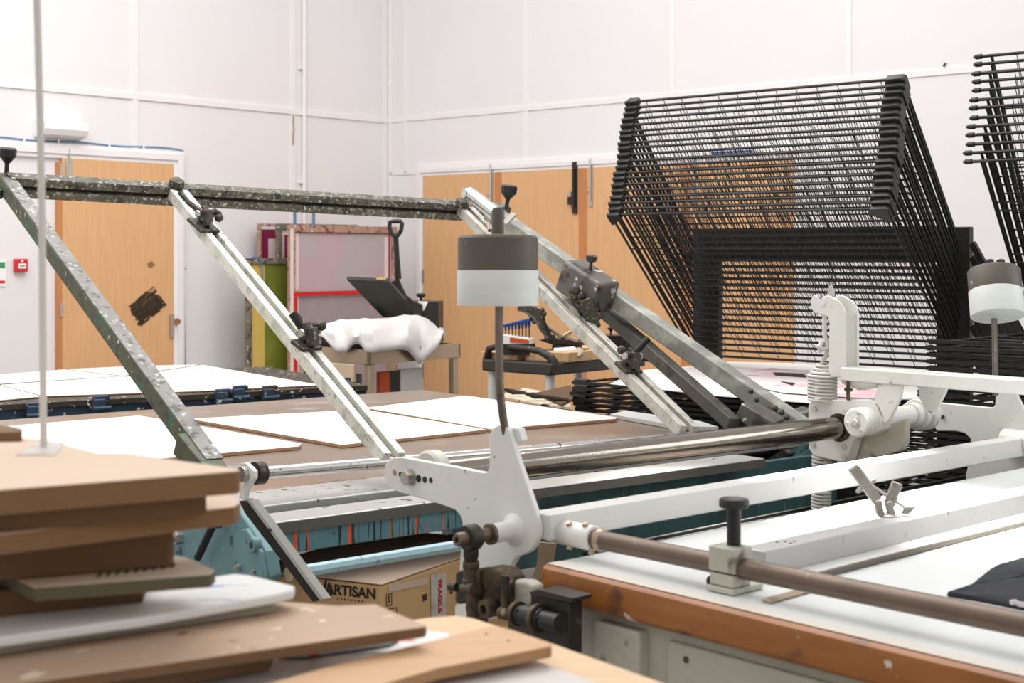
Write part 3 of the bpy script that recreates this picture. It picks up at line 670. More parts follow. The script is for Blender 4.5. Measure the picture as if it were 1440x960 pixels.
# pivot pin, eye and valve gear at the left corner
Pv = LP(722, 745)
MB().lathe(Pv, -u, [(.034, 0), (.026, .006), (.0195, .012), (.0195, .058), (0, .058)]).build('pivot_boss', 'white_enamel', p)
MB().lathe(Pv-u*.058, -u, [(.021, 0), (.021, .008), (.0135, .009), (.0135, .088), (.012, .091), (.006, .091), (.006, .083), (0, .083)]).build('pivot_pin', 'brown_rod', p)
E = Pv-u*.112
MB().lathe(E+u*.014, -u, [(.0145, 0), (.024, 0), (.026, .004), (.026, .024), (.024, .028), (.0145, .028)]).build('eye_ring', 'dark_iron', p)
z0 = E-UP*.046
MB().path([E-UP*.022, E-UP*.036, z0], [.016, .0155, .013]).build('eye_neck', 'dark_iron', p)
def Yv(x): return z0.y-(x-668)*.00165
def VA(x, y, o=0): return A(x, y, Yv(x)+o)
zy = HZ+(CZ-z0.z)*F/z0.y; zx = CX+z0.x*F/z0.y
MB().lathe(z0, -UP, [(.0, 0), (.017, 0), (.0185, .003), (.0185, .012), (.017, .015), (0, .015)], 6).build('valve_nut', 'bronze', p)
MB().lathe(z0-UP*.014, -UP, [(.015, 0), (.0155, .02), (.017, .022), (.017, .028)], 24).build('valve_neck', 'bronze', p)
def DV(pts, o, dep): return MB().prism([VA(x, y, o) for x, y in pts], u*dep)
val = MB().lathe(VA(668, zy+31), -UP, [(.017, 0), (.0185, .003), (.0185, .05), (.0165, .06), (.0165, .17), (0, .17)], 24).build('valve_body', 'bronze', p)
DV(((655, 802), (672, 800), (674, 838), (657, 842)), -.012, .04).build('valve_cheek', 'bronze', val, .004)
DV(((676, 800), (683, 798), (703, 801), (713, 815), (714, 842), (706, 862), (690, 868), (676, 866)), -.0, .05).build('valve_housing', 'bronze', val, .006)
DV(((640, 805), (648, 801), (657, 803), (657, 848), (643, 850), (639, 845)), .0, .045).build('valve_flank', 'dark_iron', val, .004)
MB().tube(VA(633, 825), VA(643, 825), .0085).build('valve_stem', 'dark_iron', val)
MB().tube(VA(650, 826, -.02), VA(669, 829, -.035), .0075, .014).build('valve_spindle', 'bronze', val)
DV(((660, 846), (676, 846), (676, 880), (660, 880)), -.01, .02).build('valve_tail', 'bronze', val, .003)
MB().tube(VA(711, 820, -.02), VA(712, 856, -.02), .0085, .011).build('pipe_riser', 'bronze', val)
MB().lathe(VA(711, 809, -.02), -UP, [(0, 0), (.0085, 0), (.0085, .015), (0, .015)], 6).build('riser_cap', 'dark_iron', val)
DV(((718, 815), (740, 817), (750, 824), (749, 850), (738, 856), (718, 852)), .03, .03).build('pipe_block', 'grey_cast', val, .006)
MB().lathe(VA(692, 854, -.015), -u, [(.018, 0), (.018, .022), (.009, .023), (.009, .012), (0, .012)], 20).build('side_port', 'bronze', val)
MB().lathe(VA(703, 861, -.03), VA(760, 866)-VA(703, 858), [(.006, 0), (.012, .004), (.012, .022), (.008, .026), (0, .026)], 16).build('pipe_elbow', 'bronze', val)
hd_ = (VA(790, 877)-VA(722, 862)).normalized()
def hose(x, y, L, r, m, nm): MB().lathe(VA(x, y, -.03), hd_, [(0, 0), (r, 0), (r, L), (0, L)], 28).build(nm, m, val)
hose(722, 862, .03, .018, 'black_plastic', 'coupling'); hose(726, 862, .010, .023, 'bronze', 'clamp_ring')
hose(738, 865, .055, .020, 'black_plastic', 'hose'); hose(754, 868.5, .011, .026, 'bronze', 'clamp_ring')
hose(760, 870, .058, .0175, 'black', 'hose_end')
for x, y in ((727, 857), (756, 868)): MB().ball(VA(x, y, -.056), .003).build('ring_hole', 'slot_black', val)
brk = DV(((746, 834), (800, 847), (800, 930), (746, 915)), .0, .035).build('mount_bracket', 'dark_iron', p, .003)
DV(((745, 832), (757, 829), (805, 841), (803, 847), (746, 836)), -.015, .05).build('bracket_flange', 'dark_iron', brk)
MB().prism([LP(640, 852, .02), LP(657, 850, .02), LP(663, 866, .02), LP(640, 872, .02)], u*.01).build('guard_plate', 'weight_grey', p)
MB().prism([A(x, y, 3.05) for x, y in ((757, 762), (780, 764), (776, 790), (748, 832), (741, 832), (755, 792))], u*.006).build('support_strap', 'stainless', p)
# rear beam, elbow and side rod of the screen holder
Bm0 = LP(752, 741)
MB().bar(Bm0+u*.015+UP*.0, Bm0+u*1.925-UP*.012, .055, .052).build('rear_beam', 'white_beam', p, .003)
Rd0 = V(Bm0)+u*.055-v*.005; Rd0.z = .892
MB().lathe(Rd0+v*.02, -v+UP*.006, [(0, 0), (.022, 0), (.0245, .01), (.0245, .125), (.0225, .127), (0, .127)]).build('rod_socket', 'white_enamel', p)
for s, a_up in ((.05, .5), (.05, -1.0), (.11, -1.0), (.09, .9)):
    dd = (UP*a_up-u*(.3 if a_up > 0 else .5)).normalized()
    c = Rd0-v*s; MB().tube(c+dd*.022, c+dd*.031, .006, seg=8).build('socket_screw', 'stainless', p)
MB().tube(Rd0-v*.10, Rd0-v*1.75+UP*.012, .0185, seg=28).build('side_rod', 'brown_rod', p)
MB().lathe(Rd0-v*.118, -v, [(.0205, 0), (.0225, .004), (.0205, .012), (.0188, .014)], 20).build('rod_collar', 'stainless', p)
# thumb clamp on the side rod
Ck = Rd0-v*.445; Ck = V((Ck.x, Ck.y, .893))
ck = MB().box(Ck+UP*.016, .058, .052, .044, v, u).build('rod_clamp', 'grey_cast', p, .003)
MB().box(Ck-UP*.020, .054, .05, .022, v, u).build('clamp_jaw', 'grey_cast', ck, .003)
MB().box(Ck-UP*.0365+u*.012, .062, .085, .010, v, u).build('clamp_foot', 'grey_cast', ck, .002)
MB().tube(Ck+v*.034-UP*.03-u*.01, Ck+v*.040-UP*.03+u*.012, .011).build('clamp_pin', 'dark_iron', ck)
MB().tube(Ck+u*.01+UP*.036, Ck+u*.01+UP*.105, .0125).build('clamp_stem', 'black_plastic', ck)
MB().lathe(Ck+u*.01+UP*.102, UP, [(.010, 0), (.024, .002), (.0265, .005), (.0265, .015), (.0245, .018), (.020, .016), (.012, .0145), (0, .0145)], 28).build('clamp_knob', 'black_plastic', ck)
MB().prism([B(.075, .47, ZBED+.001), B(.27, .47, ZBED+.001), B(.27, .485, ZBED+.001), B(.075, .49, ZBED+.001)], UP*.006).build('clamp_rail', 'stainless', p, .002)
# square bar lying on the bed (front bar of the screen holder) with its thin skirt
S0 = Zp(1060, 812, ZBED+.002); S0 = V((S0.x, S0.y, ZBED+.028))
MB().bar(S0, S0+u*2.0, .052, .052).build('holder_bar', 'alu', p, .003)
MB().prism([S0-v*.026-UP*.026+u*.06, S0-v*.026-UP*.026+u*1.95, S0-v*.075-UP*.026+u*1.95, S0-v*.075-UP*.026+u*.06], UP*.007).build('skirt_strip', 'white_beam', p, .002)
MB().prism([S0-v*.075-UP*.026+u*.06, S0-v*.075-UP*.026+u*1.95, S0-v*.084-UP*.026+u*1.95, S0-v*.084-UP*.026+u*.06], UP*.009).build('skirt_edge', 'stainless_dark', p)
for k, (du, dv) in enumerate(((.085, .012), (.10, .004), (.115, -.006), (.095, -.012))):
    c = S0+u*du+v*dv+UP*.026; MB().tube(c, c+UP*.0006, .0035).build('rivet_hole', 'slot_black', p)
# wing clamp standing on that bar
Wc = PL(1246, 726, S0+UP*.026, UP); Yw = Wc.y
def WA(x, y): return A(x, y, Yw)
w0 = MB().lathe(WA(1248, 727), UP, [(.018, 0), (.018, .004), (.012, .008), (0, .008)]).build('wing_clamp', 'cast_clamp', p)
MB().bar(WA(1238, 724), WA(1233, 702), .020, .016).bar(WA(1234, 704), WA(1199, 656), .022, .014, up=V((0, -1, .3))).build('clamp_arm', 'cast_clamp', w0, .003)
MB().bar(WA(1254, 724), WA(1248, 704), .018, .016).bar(WA(1250, 710), WA(1262, 678), .022, .016, up=V((0, -1, .3))).build('clamp_arm', 'cast_clamp', w0, .003)
MB().tube(WA(1216, 676), WA(1273, 714), .0035).build('clamp_screw', 'hinge_steel', w0)
MB().prism([WA(1203, 692), WA(1206, 687), WA(1217, 680), WA(1231, 672), WA(1234, 674), WA(1231, 679), WA(1219, 686), WA(1208, 694)], V((0, .006, 0))).build('wing_nut', 'hinge_steel', w0, .002)
MB().prism([WA(1268, 722), WA(1274, 712), WA(1290, 713), WA(1278, 723)], V((0, .012, 0))).build('wing_foot', 'cast_clamp', w0, .002)
# ---- right end: bearing plate, hook post, spring, upper arm, lever and counterweight
Bp = A(1180, 601, 4.06)
def BP(x, y, o=0): return PL(x, y, Bp+u*o, u)
bp = MB().prism([BP(x, y) for x, y in ((1136, 572), (1138, 565), (1143, 562), (1222, 561), (1236, 566), (1244, 585), (1238, 604), (1224, 613), (1206, 614), (1199, 619), (1190, 648), (1184, 650), (1143, 641), (1137, 630))], u*.05).build('bearing_plate', 'white_enamel', p, .004)
for x, y in ((1146, 575), (1190, 578), (1144, 624), (1188, 628), (1188, 642)):
    c = BP(x, y); MB().tube(c, c-u*.008, .0085, seg=6).build('plate_bolt', 'grey_enamel', bp)
c = BP(1180, 601); MB().lathe(c-u*.004, u, [(.034, 0), (.0405, 0), (.0405, .012), (.034, .012)], 32).build('bearing_seal', 'bronze', bp)
MB().prism([BP(x, y, .06) for x, y in ((1196, 618), (1206, 612), (1240, 600), (1273, 588), (1272, 622), (1266, 634), (1200, 652), (1190, 650))], u*.03).build('gear_box', 'grey_cast', p, .004)
for x, y in ((1219, 628), (1252, 621)):
    c = BP(x, y, .06); MB().tube(c, c-u*.006, .006).build('box_screw', 'grey_enamel', p)
c = BP(1219, 592)
cap = MB().lathe(c-u*.055, u, [(0, 0), (.036, 0), (.041, .005), (.041, .055), (.0, .055)], 36).build('shaft_cap', 'white_enamel', p)
MB().lathe(c-u*.062, u, [(0, 0), (.008, 0), (.010, .002), (.010, .004), (.016, .005), (.016, .008), (0, .008)]).build('cap_nut', 'grey_enamel', cap)
for k in range(3):
    a = 1.2+k*2.1; o = v*(-.028*math.cos(a))+UP*(.028*math.sin(a)); MB().tube(c-u*.059+o, c-u*.054+o, .005, seg=6).build('cap_screw', 'grey_enamel', cap)
sh0 = c+u*.0; MB().tube(sh0, sh0+u*.34, .030, seg=28).build('shaft', 'white_enamel', p)
for o, r, w in ((.215, .036, .03), (.245, .045, .018), (.263, .041, .012), (.275, .050, .03)):
    MB().lathe(sh0+u*o, u, [(0, 0), (r-.002, 0), (r, .002), (r, w-.002), (r-.002, w), (0, w)], 36).build('shaft_flange', 'white_enamel', p)
# hooked post: two plates with a web
hk = [(1165, 530), (1166, 450), (1163, 445), (1152, 441), (1144, 439), (1140, 432), (1140, 421), (1143, 416), (1147, 415), (1150.5, 418), (1151, 422), (1156, 418), (1159, 416), (1165, 415.5), (1170, 418), (1179, 423), (1186, 432), (1188, 442), (1188, 530)]
po = MB().prism([BP(x, y, -.0) for x, y in hk], u*.008).build('hook_post', 'white_enamel', p, .002)
MB().prism([BP(x, y)+u*.062 for x, y in hk], u*.010).build('hook_post_plate', 'white_enamel', po, .002)
MB().prism([BP(x, y)+u*.006 for x, y in ((1172, 530), (1172, 448), (1185, 440), (1186, 444), (1186, 530))], u*.058).build('post_web', 'grey_enamel', po)
hx_ = BP(1160, 418)+u*.03
MB().tube(hx_-UP*.035, hx_+UP*.025, .0105, seg=6).tube(hx_+UP*.02, hx_+UP*.036, .006).build('tension_nut', 'grey_enamel', po)
MB().tube(BP(1157, 424)-u*.004, BP(1157, 424)+u*.07, .011).build('cross_pin', 'white_enamel', po)
Yh = hx_.y
def HA(x, y, o=0): return A(x, y, Yh+o)
MB().path([HA(1159.5, 440), HA(1159.5, 470), HA(1161, 478), HA(1165, 484), HA(1163, 490), HA(1157, 491), HA(1153, 487), HA(1156, 480)], .0068).build('tension_rod', 'white_enamel', po)
MB().path([HA(1153, 496), HA(1152, 488), HA(1156, 483, .01), HA(1160, 487, .01), HA(1163, 494), HA(1161, 501), HA(1157, 507), HA(1156, 513)], .0062).build('spring_hook', 'grey_enamel', po)
pts = []
n = 11
for i in range(n*14+1):
    k = i/(n*14); y = lerp(511, 563, k); r = (.012+.028*min(1, k*3.2)) if k < .8 else .04
    c = HA(1156.5, y); a = 2*math.pi*i/14
    pts.append(c+V((r*math.cos(a), r*math.sin(a), 0)))
MB().path(pts, .0042, 8).build('spring', 'grey_enamel', p)
for px, y0, y1, r, n in ((1147, 641, 662, .026, 4), (1146, 690, 718, .026, 6)):
    pts = []
    for i in range(n*14+1):
        k = i/(n*14); c = BP(px, lerp(y0, y1, k))+u*.03; a = 2*math.pi*i/14
        pts.append(c+V((r*math.cos(a), r*math.sin(a), 0)))
    MB().path(pts, .0042, 8).build('spring', 'grey_enamel', p)
MB().tube(BP(1147, 636)+u*.03, BP(1147, 760)+u*.03, .006).build('spring_rod', 'dark_iron', p)
MB().tube(BP(1193, 535), BP(1193, 562), .006).lathe(BP(1193, 550), UP, [(0, 0), (.012, 0), (.012, .010), (0, .010)], 6).build('stop_bolt', 'bronze', p)
# upper arm (runs towards the camera's right) and its saddle bracket
Ar0 = BP(1192, 526)+u*.035
MB().bar(Ar0+v*.02, Ar0-v*.95+UP*.0, .085, .038).build('upper_arm', 'white_enamel', p, .004)
MB().path([Ar0+v*.03-UP*.01, Ar0-v*.02-UP*.015, Ar0-v*.08-UP*.014], [.024, .030, .022], 14).build('arm_root', 'white_enamel', p)
Sd = BP(1262, 545)
MB().prism([BP(x, y) for x, y in ((1234, 541), (1269, 541), (1266, 560), (1251, 590), (1244, 597), (1240, 590), (1229, 566))], u*.012).build('saddle_bracket', 'white_enamel', p, .003)
MB().prism([BP(x, y)+u*.09 for x, y in ((1266, 541), (1308, 541), (1304, 555), (1291, 580), (1286, 588), (1281, 584), (1266, 562))], u*.012).build('saddle_bracket', 'white_enamel', p, .003)
for s in (.28, .40):
    c = Ar0-v*s+UP*.019-u*.02; MB().lathe(c, UP, [(.007, 0), (.007, .003), (.003, .006), (0, .006)]).build('arm_rivet', 'white_enamel', p)
# right lever and counterweight
Rl = A(1430, 600, 4.13)
def RL(x, y, o=0): return PL(x, y, Rl+u*o, u)
MB().prism([RL(x, y) for x, y in ((1322, 566), (1395, 573), (1399, 570), (1400, 553), (1404, 548), (1424, 548), (1430, 556), (1452, 600), (1470, 650), (1470, 700), (1357, 700), (1358, 668), (1364, 640), (1367, 626), (1364, 616), (1356, 609), (1344, 606), (1318, 606), (1311, 598), (1312, 574))], u*.014).build('lever_plate', 'white_enamel', p, .003)
c = RL(1326, 586); MB().tube(c-u*.008, c, .006).build('lever_bolt', 'slot_black', p)
weight(A(1400, 410, 4.16), (.03, .36, 1), .0765, .075, .068, [A(1398, 448, 4.11), A(1399, 480, 4.12), A(1399.5, 520, 4.13), A(1400, 556, 4.135)], 'steel_rod', False)
for dx in (-6, 6): MB().lathe(A(1400+dx*1.3, 374, 4.18), (.03, .36, 1), [(.012, -.01), (.012, .018), (.006, .02), (0, .02)], 10).build('weight_bolt', 'dark_iron', p)
MB().tube(Bm0+u*1.90-v*.04+UP*.0, Bm0+u*1.92+v*.05, .033, seg=24).build('beam_elbow', 'white_enamel', p)
# black garment folded on the bed
def blob(name, outline, Z, th, m, label, cat, bump=.004, n=26):
    pts = [Zp(x, y, Z) for x, y in outline]; c = sum(pts, V((0, 0, 0)))/len(pts)
    rings = []
    per = []
    N = len(pts)
    for i in range(N):
        for k in range(6): per.append(pts[i].lerp(pts[(i+1) % N], k/6))
    for f, h in ((1, 0), (1, th*.6), (.985, th), (.8, th), (.6, th), (.4, th), (.2, th), (.01, th)):
        rings.append([c.lerp(q_, f)+UP*(h+(bump*(math.sin(q_.x*38+f*9)+math.sin(q_.y*52-f*14+1)) if f < .9 else 0)) for q_ in per])
    return tag(MB().loft(rings).build(name, m, None, 0, 50), label, cat)
blob('folded_garment', [(1332, 838), (1352, 832), (1366, 827), (1392, 806), (1404, 799), (1418, 795), (1440, 788), (1560, 760), (1620, 800), (1520, 868), (1440, 858), (1380, 846)], ZBED+.001, .008, 'cloth_black', 'black folded garment lying on the white press bed at the right edge', 'garment', .002)
tag(MB().path([A(x, y, 2.28) for x, y in ((1421, 847), (1428, 846), (1433, 849), (1440, 850), (1452, 852))], .004).build('thread_tuft', 'cloth_white'), 'pale thread tuft on the edge of the black garment', 'thread')
MB().prism([Zp(x, y, ZBED+.0005) for x, y in ((1382, 879), (1392, 877), (1424, 886), (1420, 889), (1396, 885))], UP*.0006).build('ink_stain', 'ink_red', p)
# lower grey slatted shelf glimpsed between the bed and the rear beam
gs = thing('wire_shelf', 'dark wire shelf glimpsed in the gap between beam and bed', 'shelf', V((.45, 3.5, 0)))
s0_ = Zp(820, 778, .70)
MB().prism([s0_+u*.0-UP*.02, s0_+u*1.9-UP*.02, s0_+u*1.9-v*.5-UP*.02, s0_-v*.5-UP*.02], UP*.012).build('shelf_board', 'dark_iron', gs)
sf = MB().bar(s0_, s0_+u*1.9, .012, .012).build('shelf_rod', 'rack_black', gs)
for k in range(1, 16): MB().tube(s0_-v*(.028*k), s0_-v*(.028*k)+u*1.9, .004, seg=8).build('shelf_rod', 'rail_grey' if k % 3 == 0 else 'rack_black', gs)
for a, bb in ((.05, .02), (1.85, .02), (.05, .46), (1.85, .46)):
    c = s0_+u*a-v*bb; MB().tube(V((c.x, c.y, 0)), c-UP*.02, .012).build('leg', 'rack_black', gs)
tag(MB().prism([A(x, y, 3.72) for x, y in ((1026, 733), (1031, 715), (1040, 719), (1036, 726), (1029, 730))], V((0, .01, .0))).build('warning_tag', 'tape_red'), 'small red triangular tag hanging in the gap behind the white beam', 'tag')

# ================================================================= CARTON UNDER THE MIDDLE PRESS
Yc = 3.52
K = A(537, 824, Yc)                                  # front top corner of the carton
cr = (A(700, 797, 4.0)-K); cr.z = 0; cr.normalize()  # along the long side
cl = V((-cr.y, cr.x, 0)); cl = (cl*.9+cr*-.1).normalized()
cH = .42
t = thing('cardboard_box', 'sealed brown cardboard carton marked FRAGILE under the blue press', 'box', V((K.x, K.y, K.z-cH)))
cb_ = MB().prism([K-UP*cH, K+cr*.62-UP*cH, K+cr*.62+cl*.40-UP*cH, K+cl*.40-UP*cH], UP*cH).build('carton', 'carton', t, .006)
MB().prism([K+UP*.002, K+cr*.62+UP*.002, K+cr*.62+cl*.19+UP*.004, K+cl*.19+UP*.004], UP*.004).build('flap', 'card', t, .002)
MB().prism([K+cl*.20+UP*.002, K+cr*.62+cl*.20+UP*.002, K+cr*.62+cl*.40+UP*.002, K+cl*.40+UP*.002], UP*.004).build('flap', 'card', t, .002)
nf_ = V((cr.y, -cr.x, 0))                            # outward of the long face
nl_ = V((-cl.y, cl.x, 0));
if nl_.dot(V((-1, -1, 0))) < 0: nl_ = -nl_
def FC(x, y, o=0): return PL(x, y, K+nf_*o, nf_)
def SC(x, y, o=0): return PL(x, y, K+nl_*o, nl_)
MB().prism([FC(x, y, .0015) for x, y in ((606, 808), (627, 805), (627, 866), (606, 870))], nf_*.0008).build('tape', 'tape_clear', t)
MB().prism([FC(x, y, .001) for x, y in ((545, 823), (602, 811), (602, 821), (547, 832))], nf_*.0006).build('tape', 'card', t)
def text(s, name, m, at, xdir, ydir, size, parent, ext=.0003, bold=0):
    cu = bpy.data.curves.new(name, 'FONT'); cu.body = s; cu.size = size; cu.extrude = ext; cu.offset = bold
    cu.align_x = 'CENTER'; cu.align_y = 'CENTER'
    tmp = bpy.data.objects.new('tmp', cu); col.objects.link(tmp)
    dg = bpy.context.evaluated_depsgraph_get(); me = bpy.data.meshes.new_from_object(tmp.evaluated_get(dg))
    bpy.data.objects.remove(tmp); 
    x = V(xdir).normalized(); z = x.cross(V(ydir)).normalized(); y = z.cross(x)
    R = Matrix((x, y, z)).transposed().to_4x4(); R.translation = V(at)-WL[parent.name]
    me.transform(R); me.materials.clear(); me.materials.append(MAT[m])
    o = bpy.data.objects.new(name, me); col.objects.link(o); o.parent = parent; WL[o.name] = WL[parent.name]
    return o
text('FRAGILE', 'lettering', 'ink_red', FC(618.5, 838, .0028), -UP, cr, .0235, t, bold=.0010)
text('S', 'lettering', 'ink', FC(547, 843, .0016), cr, UP, .022, t, bold=.0004)
text('SI', 'lettering', 'ink', FC(597, 840, .0016), -UP, cr, .024, t, bold=.0012)
for q4 in (((543.5, 836), (551, 834.5), (551, 850), (543.5, 851.5)), ((547, 856), (558, 854), (558, 866), (547, 868))):
    f = [FC(x, y, .0014) for x, y in q4]
    m = MB()
    for i in range(4): m.bar(f[i], f[(i+1) % 4], .0018, .0006, up=nf_)
    m.build('print_frame', 'ink', t)
sx = -cl
text('ARTISAN', 'lettering', 'ink', SC(493, 832, .0016), sx, UP, .036, t, bold=.0010)
m_ = MB()
for i in range(8): m_.prism([SC(474+i*5+a, 840.5+i*.5+b, .0014) for a, b in ((0, 0), (1.6, .2), (1.6, 2.4), (0, 2.2))], nl_*.0005)
m_.build('printed_mark', 'ink', t)
for i, q4 in enumerate((((457, 815), (460, 815), (456, 838), (453, 836)), ((461, 820), (464, 817), (462, 834), (457, 839)), ((465, 824), (467, 822), (466, 840), (462, 841)))):
    MB().prism([SC(x, y, .0014) for x, y in q4], nl_*.0006).build('printed_stripe', 'ink', t)
MB().prism([FC(x, y, .0014) for x, y in ((633, 829), (636, 828), (636, 834), (633, 835))], nf_*.0006).build('printed_mark', 'ink', t)
# low stand that carries the carton
zb = K.z-cH
st = MB().prism([K-UP*cH-cr*.02-cl*.02-UP*.02, K-UP*cH+cr*.66-cl*.02-UP*.02, K-UP*cH+cr*.66+cl*.42-UP*.02, K-UP*cH-cr*.02+cl*.42-UP*.02], UP*.02)
t2 = thing('low_stand', 'low wooden stand carrying the FRAGILE carton under the blue press', 'stand', V((K.x, K.y, 0)))
st.build('top', 'card_dark', t2)
for a, bb in ((.03, .03), (.6, .03), (.6, .37), (.03, .37)):
    c = K+cr*a+cl*bb; MB().box(V((c.x, c.y, (zb-.02)/2)), .04, .04, zb-.02, cr, cl).build('leg', 'ply', t2)

# ================================================================= FOREGROUND STACK
ub = (Zp(337, 661, 1.2)-Zp(0, 690, 1.2)).normalized(); vb_ = V((-ub.y, ub.x, 0))
wbz = .935
t = thing('work_bench', 'bench under the stack of boards at the lower left, almost hidden', 'bench', V((-.35, 1.5, 0)))
MB().prism([V((-1.2, 1.15, wbz-.03)), V((.02, 1.15, wbz-.03)), V((.14, 1.62, wbz-.03)), V((-.16, 1.86, wbz-.03)), V((-1.2, 1.95, wbz-.03))], UP*.03).build('bench_top', 'ply', t, .003)
for x, y in ((-1.1, 1.25), (-.1, 1.25), (-.2, 1.72), (-1.1, 1.8)): MB().box((x, y, (wbz-.03)/2), .07, .07, wbz-.03).build('leg', 'ply_edge', t)
G = 'boards stacked at the lower left'
sheet('plywood_sheet', [(600, 868), (640, 865), (664, 868), (780, 905), (940, 962), (900, 1060), (200, 1060), (200, 930)], .955, .02, 'ply', 'pale plywood sheet with a rounded corner, lowest at the bottom edge of the photo', 'plywood', G, .002, edge='ply_edge')
sheet('grey_sheet', [(590, 938), (704, 922), (752, 928), (880, 975), (800, 1050), (480, 1010)], .9585, .0035, 'grey_sheet', 'light grey sheet lying on the plywood at the bottom edge', 'sheet', G)
sheet('printed_sheet', [(180, 965), (330, 930), (560, 882), (632, 890), (636, 925), (400, 985), (170, 1015)], .9625, .006, 'picture_sheet', 'white glossy sheet with dark, red and green print under the speckled board', 'print', G)
tag(MB().prism([Zp(x, y, .9632) for x, y in ((392, 926), (470, 912), (560, 903), (548, 909), (430, 926))], UP*.002).build('paint_knife', 'black_plastic'), 'dark slim tool lying on the white glossy sheet under the speckled board', 'tool')
tag(MB().prism([Zp(x, y, .9660) for x, y in ((432, 915), (448, 912), (449, 921), (434, 923))], UP*.002).build('red_label', 'tape_red'), 'small red label on the dark slim tool', 'label')
ws = sheet('wooden_batten', [(300, 982), (470, 934), (690, 879.5), (712, 882), (775, 903), (776, 908), (620, 938), (440, 990)], .982, .014, 'batten', 'flat pale wooden batten with four nail heads at the bottom of the photo', 'batten', G, .002, edge='ply_edge')
for x, y in ((684, 891), (714, 884.5), (715, 901), (746, 894)):
    c = Zp(x, y, .982); MB().tube(c, c+UP*.0006, .0022, seg=10).build('nail_head', 'bronze', ws)
sheet('hardboard_strip', [(-90, 1000), (378, 925), (383, 918), (376, 911), (-90, 955)], .984, .016, 'speckle_edge', 'narrow brown hardboard strip with a rounded end under the speckled board', 'board', G, .003)
sheet('hardboard_sheet', [(-120, 982), (597, 881), (600, 878.5), (528, 849), (475, 851), (300, 838), (-120, 880)], 1.008, .013, 'speckle_board', 'brown speckled hardboard panel splashed with white paint drops', 'board', G, .002, edge='speckle_edge')
sheet('plastic_sheet', [(-120, 912), (200, 868), (385, 836), (413, 829), (415, 823), (352, 808), (330, 806), (-120, 868)], 1.034, .012, 'white_panel', 'white plastic panel with a chipped corner above the speckled board', 'panel', G, .003)
sheet('foam_strip', [(-120, 925), (100, 888), (387, 846), (370, 832), (-120, 880)], 1.0215, .0130, 'strip_grey', 'grey-brown strip clamped directly under the white panel', 'board', G, .002)
lb = sheet('lettered_board', [(48, 826), (296, 807), (303, 801), (262, 783), (240, 780), (0, 803)], 1.080, .0155, 'lettered_board', 'thick pale board with a row of dark marks above the white panel', 'board', G, .002, edge='lettered_edge')
for i in range(9):
    x = 135+i*13; y = 812-i*1.7
    MB().prism([Zp(x, y, 1.080), Zp(x+5, y-6.0, 1.080), Zp(x+9, y-6.4, 1.080), Zp(x+5, y-.8, 1.080)], UP*.0006).build('printed_mark', 'ink', lb)
sheet('spacer_board', [(-120, 842), (200, 812), (210, 790), (-120, 800)], 1.064, .0295, 'card_dark', 'added filler between the white panel and the lettered board, dark to stand for shadow', 'board', G)  # added filler; its dark brown stands in for shadow
sheet('cardboard_carton', [(-120, 766), (238, 741), (245, 738), (226, 728), (-120, 738)], 1.128, .047, 'card_dark', 'brown flattened carton under the two tan panels, darkened with painted shade', 'carton', G, .002)
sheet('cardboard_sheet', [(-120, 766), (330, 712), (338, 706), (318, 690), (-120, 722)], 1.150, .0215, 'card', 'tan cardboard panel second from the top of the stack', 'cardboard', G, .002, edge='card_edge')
sheet('cardboard_sheet', [(-120, 728), (240, 700), (290, 694), (250, 672), (-120, 690)], 1.173, .0225, 'card_dark', 'added sheet filling the gap between the two tan panels, shade painted in', 'cardboard', G)  # added sheet, coloured as the shade inside the gap
sheet('cardboard_sheet', [(-120, 698), (334, 662), (338, 659), (230, 644), (180, 637), (140, 637), (62, 617), (-60, 612), (-200, 640)], 1.2, .0265, 'card', 'tan cardboard panel on top of the stack at left', 'cardboard', G, .002, edge='card_edge')
sheet('cardboard_scrap', [(-60, 609), (31, 607.5), (31, 603), (10, 598), (-60, 597)], 1.212, .0115, 'card_edge', 'small brown cardboard scrap on top of the stack at the left edge', 'cardboard')
pb = Zp(61.5, 628, 1.2004)
t = thing('metal_rod', 'thin grey metal rod rising from the top of the cardboard stack', 'rod', pb)
MB().path([pb, A(60.5, 560, pb.y), A(59, 300, pb.y), A(56, 150, pb.y), A(52, 0, pb.y), A(49, -200, pb.y)], .0046, 14).build('rod', 'leg_grey', t)
MB().prism([Zp(x, y, 1.2004) for x, y in ((22, 640), (52, 623), (92, 622), (78, 640))], UP*.0006).build('tape', 'tape_clear', t)

